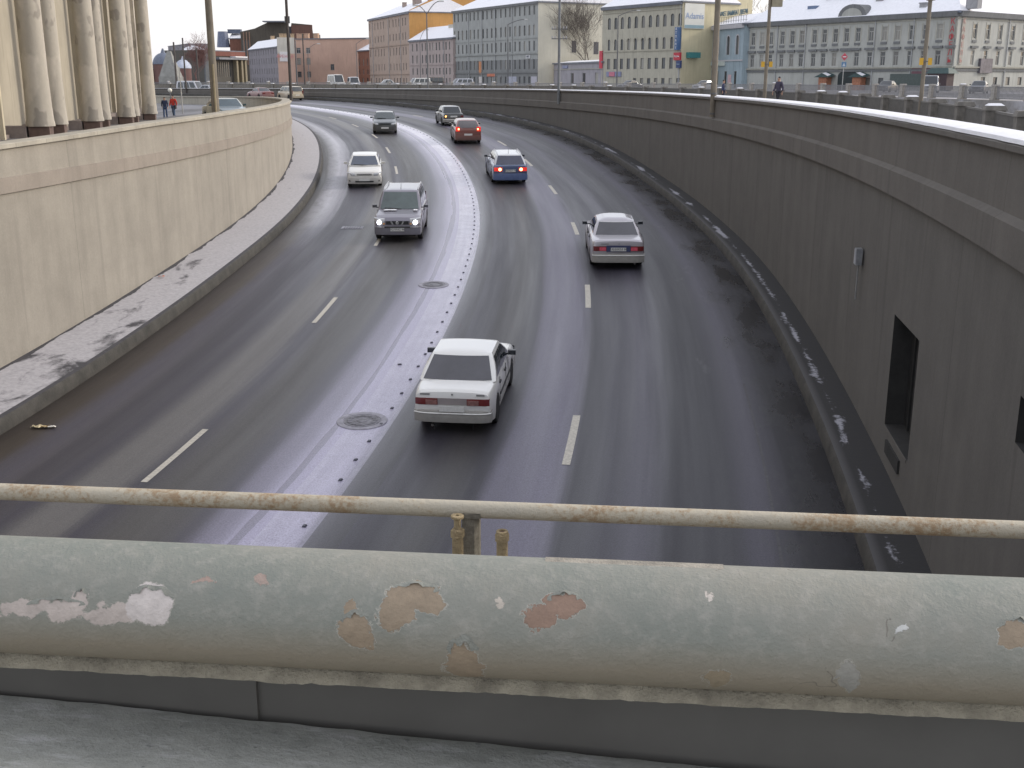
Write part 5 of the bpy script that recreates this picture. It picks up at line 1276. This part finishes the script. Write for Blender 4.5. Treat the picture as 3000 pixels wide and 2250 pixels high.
for px in (880,894,922,860): chimney(b,F,max(1,fx(F,px,105)),1.2,15.0,1.5,1.5,1.0,mat('salmon_chimney',(.42,.28,.2)))
m=MB(); m.box((0,0,0),(1,1,1)); 
b,F=simple('long lilac grey three storey house whose right gable carries a white billboard','town_house',(728,146),(812,136),11.5,LIL,multi(ev(12,.5,2.2,.9,'gn'),ev(12,3.3,5.1,.8,'gn'),ev(12,6.4,8.3,.8,'gn'),ev(12,9.3,10.9,.7,'gn')),4.5,0)
FR=Fac(F.P(F.L,0),F.P(F.L,0,14),ZF,11.5,b); GW=bmat('gable_white',(.52,.50,.45),.3,.15)
GX=side_len(F,863,140); 
FR=Fac(F.P(F.L,0,.0),(Vector(F.P(F.L,0))+F.n*GX),ZF,13.6,b)
FR=Fac(tuple(FR.A.xy+ (FR.A.xy-FR.A.xy)),tuple(FR.B.xy),ZF,13.6,b)
FR.A=FR.A-F.n*.02; m=MB(); m.quad(FR.P(0,0,-.05),FR.P(FR.L,0,-.05),FR.P(FR.L,9.4,-.05),FR.P(0,9.4,-.05)); m.build('gable_wall',SAL,b,smooth=0); m=MB(); m.quad(FR.P(0,9.4,-.05),FR.P(FR.L,9.4,-.05),FR.P(FR.L,14.2,-.05),FR.P(0,14.2,-.05)); m.build('gable_head',GW,b,smooth=0)
m=MB(); m.add([F.P(-.4,11.5,-.3),F.P(F.L,11.5,-.3),F.P(F.L,14.2,GX*.5),F.P(3,14.2,GX*.5)],[(0,1,2,3)]); m.add([F.P(F.L,14.2,GX*.5),F.P(3,14.2,GX*.5),F.P(-.4,11.5,GX),F.P(F.L,11.5,GX)],[(0,1,2,3)]); ro=m.build('roof',M_RSNOW,b,smooth=0)
for px in (772,800): chimney(ro,F,fx(F,px),3.5,13.4,1.8,1.6,1.0,mat('chimney_tan',(.42,.31,.20)))
for k in (.3,.55,.95): chimney(ro,FR,FR.L*k,1,14.0,1.2,1.0,.8,mat('chimney_tan',(.42,.31,.20)))
clean(b)
bb=sign(FR,FR.L*.42,9.4-2.35,FR.L*.62,2.9,mat('billboard_white2',(.64,.62,.62),.5,.05),'white billboard with a red line of writing on the gable of the lilac grey house',name='billboard',d=.25,txt='АРЕНДА',ts=1.3,tm=mat('billboard_red',(.55,.22,.24),.5,0))
# dark hall behind
b,F=simple('massive dark brown industrial block with a stepped roofline towering behind the lilac grey house','industrial_building',(704,97),(917,97),22.0,DKB,multi(ev(4,12,19,1.0,'dn',False,.02,.14)),20,0,front=lambda L:[(0,22.6),(L*.20,24.0),(L*.42,27.2),(L*.64,27.0),(L*.66,25.0),(L*.70,24.9),(L*.71,26.4),(L*.99,25.6)])
for k in (.045,.085,.125): F.boxpart(F.L*k,8,.5,14.5,.4,mat('rust_strut',(.22,.14,.10)),'pilaster')
F.boxpart(F.L*.85,10,F.L*.29,15.5,.2,bmat('maroon_brick',(.13,.07,.055)),'brick_bay'); F.boxpart(F.L*.68,10,F.L*.045,14.5,.3,mat('shaft_black',(.03,.03,.04)),'shaft'); F.boxpart(F.L*.5,26.6,F.L*.3,.5,6,M_ROOFM,'roof_edge')
b,F=simple('red brick tower block with a white snow dusted roof left of the dark industrial block','industrial_building',(672,112),(709,112),20,bmat('brick_red_far',(.19,.09,.065)),None,16,3.2)
m=MB(); m.tube([F.P(-3.2,16,1),F.P(-3.2,23,1)],[3.0,2.2],10); m.build('water_tank',mat('tank_blue_grey',(.13,.15,.22),.6,.3),b); chimney(b,F,F.L*.3,4,22.3,1.6,6,3,mat('dark_vent',(.10,.12,.17)))
b,F=simple('dark low factory hall with pilasters on the left, its upper storey red','industrial_building',(594,146),(716,150),11.5,bmat('factory_soot',(.095,.09,.08)),multi(ev(7,2.5,7.6,1.5,'dn',False,.28,.62)),18,0)
F.boxpart(F.L*.5,9.6,F.L,1.8,.3,bmat('factory_red',(.17,.07,.055)),'upper_storey')
F.boxpart(F.L*.09,0,F.L*.18,11.2,.6,bmat('slate_bay',(.12,.13,.14)),'corner_bay'); F.boxpart(F.L*.60,8.4,F.L*.7,.7,2.4,M_ROOFM,'canopy'); F.boxpart(F.L*.78,9.2,F.L*.30,.35,2.6,M_RSNOW,'canopy_snow')
for k in (.72,.84,.93): F.boxpart(F.L*k,.2,.9,8.2,1.6,mat('tan_pier',(.22,.19,.13)),'pier')
for k in (.78,.885): F.boxpart(F.L*k,2.0,F.L*.075,6,.2,mat('portal_dark',(.03,.032,.038)),'portal')
b,F=simple('small pale kiosk with a steep snow covered roof before the dark factory hall','kiosk',(684,229),(712,229),3.2,mat('kiosk_pale',(.30,.31,.36)),None,3,1.5)
b,F=simple('red house with a pink snow dusted roof and four small windows, far left','town_house',(519,205),(592,205),6.0,bmat('crimson_plaster',(.24,.05,.05)),multi(ev(4,.8,2.0,1.1,'wn'),ev(4,3.4,4.6,1.1,'wn')),12,4)
b,F=simple('pale yellow house with a bluish snow roof behind the red house, far left','town_house',(520,167),(594,167),11.5,bmat('straw_plaster',(.46,.36,.22)),multi(ev(3,5.5,8.5,1.6,'dn')),12,0)
m=MB(); P=[]
for i in range(13):
    x=F.L*(-.1+1.2*i/12); hh=11.5+5.2*math.sin(math.pi*i/12)**.7; P.append([F.P(x,hh*.0+11.4,-.5),F.P(x,hh,5),F.P(x,hh*.98,12)])
m.grid(P); m.build('roof',M_RSNOW,b,smooth=60)
b,F=simple('long grey block with low attic storey on the skyline, far left','apartment_block',(492,135),(552,127),24,bmat('skyline_grey',(.20,.19,.21)),multi(ev(5,21,22.3,1.5,'gn')),14,0)
b=bld('domed_church','church with dark and snow covered domes on the skyline, far left'); p=at(478,165,330); g=ZF
for dx,rr_,zz,hh in ((-5,2.3,0,8),(0,2.9,0,9.3),(5.5,2.2,0,8.2),(-9,2.2,0,7.5)):
    m=MB(); m.lathe([(rr_,0),(rr_,hh-3.5)],16); q=m.build('drum',bmat('church_brick',(.16,.09,.08)),b); q.location=(p.x+dx,p.y,g)
    m=MB(); m.lathe([(rr_*1.05,0)]+[(rr_*1.05*math.cos(a*.15),rr_*1.1*math.sin(a*.15)) for a in range(1,10)]+[(.2,rr_*1.5)],20); q=m.build('dome',M_BLU if dx!=0 else mat('dome_dark',(.13,.15,.20),.6,.2),b); q.location=(p.x+dx,p.y,g+hh-3.5)
t=thing('obelisk','tapering grey obelisk like tower between the domes and the red house','tower',(at(503,250,240).x,240,ZF)); m=MB(); m.frus(0,2.2,2.0,2.0,2.0,2.0); m.build('base',mat('obelisk_stone',(.27,.27,.255),.9,.2,1),t,smooth=0); m=MB(); m.frus(2.2,7.3,1.9,1.9,.35,.35); m.build('shaft',mat('obelisk_stone',(.27,.27,.255)),t,smooth=0)
b,F=simple('dark two storey house beside the cream columns, far left','town_house',(440,196),(500,192),8,bmat('dark_red_plaster',(.12,.05,.05)),multi(ev(4,1,3,1.4,'dn'),ev(4,4.2,6,1.4,'dn')),12,2.0)
b,F=simple('long dark shuttered garage row under the salmon block','garage_row',(918,226),(976,222),3.0,mat('garage_blue_grey',(.12,.125,.16),.7,.25,.6),None,5,.3)
b,F=simple('low dark hedge like wall under the white billboard','boundary_wall',(812,236),(872,238),1.8,mat('wall_slate',(.10,.12,.14),.8,.3,.6),None,1,0,cat='wall')

# =================================================================== embankment railings
GRN=mat('dark_granite',(.15,.14,.125),.85,.3,5); GRL=mat('pale_granite',(.30,.28,.255),.85,.25,5); IRN=mat('painted_iron',(.105,.10,.092),.6,.2,4); IRL=mat('pale_iron',(.20,.20,.21),.6,.2,4)
def railing(name,label,rf,z,h,step,pw,t0,t1,PM_,IM_,snow=.0,bars=26,bw=.035):
    t=thing(name,label,'railing',(0,0,0)); 
    # walk along the curve at fixed step
    pts=[]; th=t0
    while th<t1: 
        p,_=pol(rf(th),th=th); p.z=z; pts.append(p); th+=step/rf(th)
    m=MB(); m.box((0,0,.10),(pw*1.25,pw*1.15,.20)); m.box((0,0,h*.5+.05),(pw,pw*.9,h-.15)); m.frus(h-.10,h+.02,pw*.58,pw*.52,pw*.5,pw*.42)
    pil=m.mesh('pillar',PM_,0); m=MB(); m.frus(h+.022,h+.08,pw*.46,pw*.4,pw*.3,pw*.25); cap_=m.mesh('snow_cap',M_SNOW,0)
    L=step-pw; m=MB()
    for k in range(bars):
        x=-L/2+L*(k+.5)/bars; m.box((x,0,h*.47),(bw,bw,h*.78))
    for zz in (h*.12,h*.86): m.box((0,0,zz),(L,.07,.06))
    pan=m.mesh('panel',IM_,0)
    rr_=random.Random(9)
    for i,p in enumerate(pts):
        d=(pts[min(i+1,len(pts)-1)]-pts[max(i-1,0)]); a=math.atan2(d.y,d.x)
        o=obj('pillar',pil,t,loc=p,rot=(0,0,a))
        if rr_.random()<snow: obj('snow_cap',cap_,o)
        if i+1<len(pts):
            q=pts[i+1]; d=q-p; obj('panel',pan,t,loc=(p+q)/2,rot=(0,0,math.atan2(d.y,d.x)))
    return t
rc=lambda th:rcanal(th)
railing('canal_railing','dark iron railing with granite pillars on the near canal bank just beyond the right wall',lambda th:rcanal(th)+.1,ZR,.95,5.2,.55,math.radians(-11),math.radians(72),GRN,IRN,.5,34,.06)
railing('canal_railing','far bank canal railing with pale granite pillars before the buildings',lambda th:rcanal(th)+24.1,ZF,1.25,5.2,.50,math.radians(2),math.radians(72),GRL,IRL,.15,26,.05)
# =================================================================== poles and lamps
CONC=mat('pole_concrete',(.20,.175,.14),.9,.25,1.5,streak=.3); STL=mat('pole_steel',(.12,.12,.125),.6,.2,2); DKS=mat('pole_dark',(.075,.065,.06),.8,.25,2)
def pole(px,pyr,Y,zbase,top,r0,r1,label,mm,name='utility_pole',cat='pole',group=None):
    A,_=ray(px,pyr); t=thing(name,label,cat,(A*Y,Y,zbase),0,group); m=MB(); m.tube([(0,0,0),(0,0,(top-zbase)*.33),(0,0,top-zbase)],[r0,(r0*2+r1)/3,r1],14); m.build('shaft',mm,t,smooth=50); return t
Yp=44.5; t=pole(632,325,Yp,street_left(145.1,Yp),CAMZ+8.5,.155,.10,'thick tan concrete pole rising right behind the left wall',CONC)
m=MB(); m.tube([(.05,-.16,.02),(.05,-.16,2.9)],.045,8); m.build('cable_duct',mat('duct_tan',(.30,.25,.16),.7,.2,3),t); m=MB(); m.box((.18,0,6.0),(.35,.03,.03)); m.build('bracket',STL,t,smooth=0)
t=pole(853,288,68.2,zLtop(68)-.05,CAMZ+7,.09,.075,'dark slim pole standing on the tip of the curving left wall',DKS); m=MB(); m.box((0,0,4.6),(.3,.05,.4)); m.build('bracket',STL,t,smooth=0)
t=pole(1637,262,82,CAMZ-1.7,CAMZ+7.5,.105,.085,'grey pole with two insulator crossbars fixed to the right wall',mat('pole_blue_grey',(.17,.18,.19),.7,.2,2))
for zz in (5.1,4.45):
    m=MB(); m.box((0,-.08,CAMZ-(CAMZ-1.7)+zz-1.7+.0),(1.1,.06,.06)); m.build('crossbar',STL,t,smooth=0)
    for dx in(-.5,-.3,.3,.5):
        m=MB(); m.lathe([(.03,0),(.05,.05),(.03,.16)],8,c=(dx,-.08,zz+.03)); m.build('insulator',mat('insulator_pale',(.4,.4,.42),.3,.1),t)
t=pole(2090,287,47,CAMZ-1.5,CAMZ+7.5,.125,.105,'thick grey brown pole clamped to the face of the dark right wall',CONC)
for zz in (.1,.9): 
    m=MB(); m.lathe([(.145,0),(.145,.07)],14,c=(0,0,zz)); m.build('clamp',STL,t)
YEL=mat('sign_yellow',(.62,.36,.03),.5,.1,4)
def ysigns(t,z,w_,h,gap,lab):
    for sg in(-1,1):
        m=MB(); m.box((sg*(gap+w_/2),-.12,z),(w_,.02,h)); m.build('yellow_plate',YEL,t,smooth=0)
    m=MB(); m.box((0,-.10,z),(gap*2+w_,.02,.04)); m.build('bracket',STL,t,smooth=0)
t=pole(2241,262,67,ZR,CAMZ+8,.10,.085,'concrete pole with two yellow plates and a tan box above, beyond the right wall',CONC); ysigns(t,1.65+.83,.20,.31,.13,''); m=MB(); m.box((.38,0,1.65+4.6),(.6,.4,1.2)); m.build('transformer_box',mat('box_tan',(.27,.24,.17),.7,.2,3),t,smooth=0)
t=pole(2701,262,44,ZR,CAMZ+8,.078,.07,'slim concrete pole with two yellow plates at the right, before the corner building',CONC); ysigns(t,1.65+.65,.15,.26,.09,''); m=MB(); m.box((.02,0,1.65+3.1),(.26,.22,.5)); m.build('bracket_box',mat('box_tan',(.27,.24,.17)),t,smooth=0)
def lamp(px,Y,ztop,arms,label,r=.09,zb=ZF,mm=None,group=None):
    A,_=ray(px,200); t=thing('street_lamp',label,'street lamp',(A*Y,Y,zb),0,group); h=CAMZ+ztop-zb
    m=MB(); m.tube([(0,0,0),(0,0,h*.5),(0,0,h)],[r,r*.85,r*.6],10); m.build('pole',mm or STL,t,smooth=50)
    for dx,dz,dy in arms:
        m=MB(); pts=[(dx*k/6,dy*k/6,h+dz*math.sin(k/6*math.pi/2)) for k in range(7)]; m.tube(pts,r*.5,6); m.build('arm',mm or STL,t,smooth=50)
        m=MB(); sg=1 if dx>0 else -1; m.frus(-.07,.09,.34,.13,.25,.08); o=m.build('lamp_head',mat('lamp_head_pale',(.45,.45,.43),.4,.1),t,smooth=0); o.location=(dx+sg*.25,dy,h+dz)
    return t
lamp(1253,145,(232-44)/3495*145,[(-1.15,1.0,0),(1.6,1.5,0)],'tall twin armed street lamp standing before the low pink house',.11,ZR)
lamp(1232,228,(232-118)/3495*228,[(1.2,1.9,0)],'short curved arm street lamp left of the twin armed lamp')
lamp(1488,215,(232-74)/3495*215,[(3.1,.9,0)],'street lamp with a long pale arm before the grey five storey block',.13)
lamp(1808,190,(232-50)/3495*190,[(3.0,.9,0)],'street lamp with an arm pointing right before the beige block',.12)
lamp(904,225,(232-146)/3495*225,[(1.9,1.1,0)],'street lamp with a right pointing arm before the salmon block')
lamp(1046,230,(232-130)/3495*230,[(2.0,1.0,0)],'street lamp with a short arm at the corner of the small brick house')
pole(891,200,190,ZF,CAMZ+(232-100)/3495*190,.13,.10,'brown utility pole before the windows of the salmon block',DKS)
pole(869,200,205,ZF,CAMZ+(232-120)/3495*205,.10,.08,'thin utility pole beside the white billboard house',STL)
pole(514,200,175,ZF-.3,CAMZ+(232-124)/3495*175,.16,.12,'dark pole at far left beside the grey obelisk tower',DKS)
pole(541,200,165,ZF-.3,CAMZ+(232-112)/3495*165,.13,.10,'dark pole at far left before the red house',DKS)
pole(579,200,185,ZF-.3,CAMZ+(232-142)/3495*185,.15,.12,'dark pole at far left beside the factory hall',DKS)
pole(533,300,96,CAMZ-3.0,CAMZ+1.0,.05,.04,'thin pale signpost on the left pavement beside the person in red',mat('pole_pale',(.38,.38,.37),.5,.1),'signpost')
A,_=ray(498,267); t=thing('globe_lamp','round white globe lamp above the two walking people','street lamp',(A*110,110,CAMZ-3.1)); m=MB(); m.tube([(0,0,0),(0,0,1.9)],.05,8); m.build('pole',STL,t); m=MB(); m.lathe([(.02,0)]+[(.2*math.sin(k*math.pi/8),.2-.2*math.cos(k*math.pi/8)) for k in range(1,8)]+[(.02,.4)],14,c=(0,0,1.88)); m.build('globe',mat('globe_opal',(.75,.74,.66),.3,0),t,smooth=60)
# traffic sign
A,_=ray(2474,170); Y=150; t=thing('traffic_sign','red diamond no entry sign above a blue square sign by the gateway','traffic sign',(A*Y,Y,ZF)); 
m=MB(); m.tube([(0,.06,0),(0,.06,4.9)],.05,8); m.build('post',mat('pole_pale',(.38,.38,.37)),t)
m=MB(); r_=.42; m.add([(0,0,4.5-r_*1.2),(r_,0,4.5),(0,0,4.5+r_*1.2),(-r_,0,4.5),(0,.04,4.5-r_*1.2),(r_,.04,4.5),(0,.04,4.5+r_*1.2),(-r_,.04,4.5)],[(0,1,2,3),(7,6,5,4),(0,4,5,1),(1,5,6,2),(2,6,7,3),(3,7,4,0)]); m.build('red_plate',mat('sign_red_flat',(.48,.07,.10),.4,0),t,smooth=0)
m=MB(); m.box((0,-.01,4.5),(.46,.02,.12)); m.build('white_bar',mat('sign_bar_white',(.7,.7,.7),.4,0),t,smooth=0)
m=MB(); m.box((0,.02,3.55),(.62,.04,.62)); q=m.build('blue_plate',mat('sign_blue_flat',(.10,.20,.34),.4,0),t,smooth=0)
m=MB(); m.add([(-.2,-.005,3.33),(.2,-.005,3.33),(0,-.005,3.78)],[(0,1,2)]); m.build('white_triangle',mat('sign_tri_white',(.5,.55,.6),.4,0),q,smooth=0)
# =================================================================== trees
def tree(px,pyb,Y,h,spread,label,seed,lean=0,colr=(.10,.085,.075),depth=5,group=None,zb=None,density=3):
    rnd=random.Random(seed); A,_=ray(px,pyb); t=thing('bare_tree',label,'tree',(A*Y,Y,ZF if zb is None else zb),0,group)
    M=mat('bark_%02d'%int(colr[0]*100),colr,.9,.3,6); tr=MB(); cr=MB()
    def br(p,d,L,r,k):
        segs=3; pts=[p]; rs=[r]; q=p.copy(); dd=d.copy()
        for i in range(segs):
            dd=(dd+Vector((rnd.gauss(0,.13),rnd.gauss(0,.13),rnd.gauss(.05,.08)))).normalized(); q=q+dd*L/segs; pts.append(q.copy()); rs.append(r*(1-.18*(i+1)))
        (tr if k>=depth-1 else cr).tube(pts,rs,6 if k>=depth-1 else 4,cap=False)
        if k==0: return
        n_=density+ (1 if rnd.random()<.5 else 0)
        for i in range(n_):
            j=rnd.randint(1,segs) if i else segs; b_=pts[j]; ax=Vector((rnd.gauss(0,1),rnd.gauss(0,1),rnd.uniform(.0,.8))).normalized()
            br(b_,(dd*.8+ax*.6*spread).normalized(),L*rnd.uniform(.62,.9),max(.016,rs[j]*rnd.uniform(.5,.68)),k-1)
    br(Vector((0,0,-.1)),Vector((lean,0,1)).normalized(),h*.33,h*.018+.04,depth)
    tr.build('trunk',M,t,smooth=60); cr.build('crown',M,t,smooth=0); return t
tree(1748,240,262,19,1.1,'large bare tree leaning left before the blank cream wall',11,-.35,depth=6,density=3)
tree(1772,240,246,19,.8,'second bare tree whose thin branches rise beside the beige block',23,-.10,depth=5,density=2)
tree(2196,240,225,19,.8,'bare treetop showing between the yellow wall and the corner building',5,0,(.12,.10,.09),depth=5)
tree(2290,240,222,19,.8,'bare treetop above the snowy roof of the corner building',8,0,(.12,.10,.09),depth=5)
tree(573,240,235,9,1.2,'reddish bare round tree at far left before the factory hall',14,0,(.17,.09,.08),depth=6,density=3)
# =================================================================== distant vehicles
def far_car(kind,px,Y,w2,lab,paint,head,z=None,**k):
    A,_=ray(px,245); loc=(A*Y,Y,(ZF+.03) if z is None else z)
    sp=van(*w2,paint=paint,**k) if kind=='v' else sedan(*w2,.86,.97,paint=paint,**k)
    nm={'v':'van','s':'parked_car'}[kind]; return car(nm,lab,'van' if kind=='v' else 'car',loc,math.radians(head),sp,'vehicles on the far embankment',1)
far_car('v',986,232,(5.2,2.2,2.6),'tall white lorry like van on the far bank before the salmon block',(.62,.62,.60),-60)
far_car('v',1036,222,(4.9,2.0,2.1),'white van with its lights towards us right of the taller white van',(.68,.68,.70),-75)
far_car('s',1133,224,(4.6,1.75,1.6),'silver car on the far bank under the peach block',(.42,.42,.42),-155)
far_car('v',1226,220,(4.6,1.85,1.9),'white minivan on the far bank left of the brown van',(.6,.6,.58),-150)
far_car('v',1266,226,(4.6,1.9,2.1),'dark brown van on the far bank before the low pink house',(.08,.06,.05),-150)
far_car('v',1351,218,(4.6,1.85,1.8),'white and dark blue minivan under the grey five storey block',(.50,.52,.58),-150)
far_car('s',1845,182,(4.3,1.7,1.5),'dark car passing the foot of the beige block',(.05,.05,.06),-140)
far_car('s',2065,172,(4.3,1.7,1.5),'pale car at the foot of the pale blue house',(.35,.36,.38),-135)
far_car('v',2727,146,(5.4,2.0,2.15),'silver minibus on the far bank before the corner building',(.36,.37,.40),-112)
far_car('s',2870,138,(4.5,1.75,1.5),'dark blue car on the far bank right of the silver minibus',(.03,.035,.055),-120)
far_car('s',2600,152,(4.5,1.75,1.5),'dark car on the far bank left of the silver minibus',(.04,.045,.05),-125)
far_car('v',562,172,(4.6,1.9,2.1),'pale van at far left behind the curving wall',(.45,.46,.50),-20,z=CAMZ-2.35)
far_car('s',611,170,(4.4,1.75,1.5),'silver car at far left beside the thick tan pole',(.36,.37,.40),-20,z=CAMZ-2.3)
p,hd,pt=place(160.5,142,off=0); car('saloon_car','maroon car at the far end of the sunken road seen over the left wall','car',p,hd,sedan(4.3,1.7,1.4,.86,.97,paint=(.22,.09,.09)),'cars driving on the sunken road',1,pt)
# =================================================================== people
def person(px,Y,z,h,label,jac,trou,hairc,face,stride=.16,phase=1,coat=.55,bag=None):
    """standing about 1.75 tall in local units, scaled to h; faces local -Y"""
    A,_=ray(px,300); t=thing('person',label,'person',(A*Y,Y,z),face)
    t.scale=(h/1.75,)*3
    SK=mat('skin',(.42,.26,.19),.6,.05,10)
    def skin(name,V,E,Rr,mm,parent,sub=1):
        me=bpy.data.meshes.new(name); me.from_pydata(V,E,[]); me.materials.append(mm); o=obj(name,me,parent)
        md=o.modifiers.new('s','SKIN'); 
        for i,(a,b_) in enumerate(Rr): me.skin_vertices[0].data[i].radius=(a,b_)
        me.skin_vertices[0].data[0].use_root=True
        sd_=o.modifiers.new('u','SUBSURF'); sd_.levels=sub; sd_.render_levels=sub; 
        return o
    s_=stride*phase
    # joints: pelvis, chest, neck, head, hips, knees, ankles, toes, shoulders, elbows, wrists
    pel=(0,0,.95); bel=(0,.0,1.12); ch=(0,.01,1.35); nk=(0,.0,1.50); hd_=(0,-.02,1.60); ht=(0,-.015,1.70)
    def leg(sx,f): return [(sx*.09,0,.92),(sx*.095,-f*.55-.03,.50),(sx*.095,-f+.04,.09),(sx*.10,-f-.12,.04)]
    def arm(sx,f): return [(sx*.19,.01,1.43),(sx*.24,.03-f*.3,1.16),(sx*.23,-.06-f*.8,.93)]
    Ll,Lr=leg(-1,s_),leg(1,-s_); Al,Ar=arm(-1,-s_),arm(1,s_)
    V=[pel,bel,ch,nk,hd_,ht]+Ll+Lr+Al+Ar
    E=[(0,1),(1,2),(2,3),(3,4),(4,5),(0,6),(6,7),(7,8),(8,9),(0,10),(10,11),(11,12),(12,13),(2,14),(14,15),(15,16),(2,17),(17,18),(18,19)]
    Rr=[(.12,.09),(.12,.085),(.14,.09),(.055,.055),(.075,.09),(.06,.075)]+[(.075,.08),(.055,.055),(.04,.04),(.035,.03)]*2+[(.05,.05),(.04,.04),(.03,.03)]*2
    bo=skin('body',V,E,Rr,SK,t)
    # five fingers on each hand, curled slightly
    for W_,sx in ((Al[2],-1),(Ar[2],1)):
        fV=[W_,(W_[0],W_[1]-.02,W_[2]-.07)]; fE=[(0,1)]; fR=[(.026,.018),(.036,.016)]
        for k,(dx,ln) in enumerate(((-.028,.055),(-.010,.072),(.010,.078),(.028,.068))):
            a=len(fV); fV+=[(W_[0]+sx*0+.0,W_[1]-.02+dx,W_[2]-.10),(W_[0]-sx*.012,W_[1]-.02+dx*1.1,W_[2]-.10-ln)]; fE+=[(1,a),(a,a+1)]; fR+=[(.010,.010),(.007,.007)]
        a=len(fV); fV+=[(W_[0]-sx*.02,W_[1]-.055,W_[2]-.045),(W_[0]-sx*.03,W_[1]-.08,W_[2]-.09)]; fE+=[(0,a),(a,a+1)]; fR+=[(.011,.011),(.008,.008)]
        skin('hand',fV,fE,fR,SK,bo,1)
    # nose, eyes, ears, mouth
    m=MB(); m.add([(0,-.125,1.60),(-.014,-.10,1.59),(.014,-.10,1.59),(0,-.10,1.635)],[(0,1,2),(0,2,3),(0,3,1)]); m.build('nose',SK,bo,smooth=0)
    for sx in(-1,1):
        m=MB(); m.lathe([(.002,-.011),(.011,0),(.002,.011)],8,c=(sx*.03,-.098,1.632)); m.build('eye',mat('eye_dark',(.05,.04,.04),.3,0),bo)
        m=MB(); m.box((sx*.083,-.01,1.62),(.018,.03,.055)); m.build('ear',SK,bo,smooth=0)
    m=MB(); m.box((0,-.103,1.562),(.045,.01,.010)); m.build('mouth',mat('lips',(.35,.13,.12),.5,0),bo,smooth=0)
    hv=[(0,.02,1.62),(0,.0,1.70),(0,-.045,1.715)]; skin('hair',hv,[(0,1),(1,2)],[(.082,.075),(.078,.085),(.06,.045)],mat('hair_%02d'%int(hairc[0]*100),hairc,.8,.2,30),t)
    tV=[(0,0,.98)]+[Ll[0],Ll[1],Ll[2]]+[Lr[0],Lr[1],Lr[2]]; skin('trousers',tV,[(0,1),(1,2),(2,3),(0,4),(4,5),(5,6)],[(.135,.10),(.095,.095),(.072,.072),(.06,.065),(.095,.095),(.072,.072),(.06,.065)],mat('trousers_%02d%02d'%(int(trou[0]*100),int(trou[2]*100)),trou,.9,.15,15),t)
    for Lg in (Ll,Lr): skin('shoe',[(Lg[2][0],Lg[2][1]+.02,.045),(Lg[3][0],Lg[3][1]-.02,.035)],[(0,1)],[(.05,.045),(.045,.033)],mat('shoe_black',(.02,.02,.02),.5,.1),t)
    jV=[(0,0,coat+.25),(0,0,1.15),(0,.01,1.38),(0,.005,1.47)]+[Al[0],Al[1],(Al[2][0],Al[2][1]+.01,Al[2][2]+.03)]+[Ar[0],Ar[1],(Ar[2][0],Ar[2][1]+.01,Ar[2][2]+.03)]
    skin('jacket',jV,[(0,1),(1,2),(2,3),(2,4),(4,5),(5,6),(2,7),(7,8),(8,9)],[(.165,.125),(.155,.12),(.17,.12),(.085,.08),(.075,.075),(.065,.065),(.052,.052),(.075,.075),(.065,.065),(.052,.052)],mat('jacket_%02d%02d'%(int(jac[0]*100),int(jac[2]*100)),jac,.8,.15,12),t)
    if bag:
        g=thing('shoulder_bag',bag,'bag',(A*Y+.22,Y-.15,z+.72*h/1.75)); m=MB(); m.frus(0,.30,.05,.15,.045,.13); m.build('pouch',mat('bag_dark',(.03,.03,.035),.6,.2),g,smooth=0); m=MB(); m.tube([(0,-.10,.28),(-.05,-.05,.62),(-.05,.05,.62),(0,.10,.28)],.012,6); m.build('strap',mat('bag_dark',(.03,.03,.035)),g)
    return t
person(482,92,CAMZ-3.09,1.72,'person in a dark navy coat walking on the left pavement, left of the red jacket',(.025,.035,.08),(.05,.08,.16),(.03,.025,.02),math.radians(10),phase=1,coat=.5)
person(507,94,CAMZ-3.10,1.83,'person in a bright red jacket and blue jeans walking on the left pavement',(.50,.045,.03),(.09,.13,.20),(.05,.035,.03),math.radians(-8),phase=-1,coat=.6,bag='dark shoulder bag hanging at the side of the person in the red jacket')
person(2117,78,ZR,1.62,'person in dark blue on the canal walk right of the thick grey pole',(.03,.04,.10),(.04,.04,.06),(.03,.025,.03),math.radians(80),phase=1,coat=.5)
person(2279,64,ZR,1.80,'dark haired person on the canal walk right of the pole with yellow plates',(.06,.055,.09),(.03,.03,.04),(.02,.02,.03),math.radians(-60),phase=-1,coat=.5)
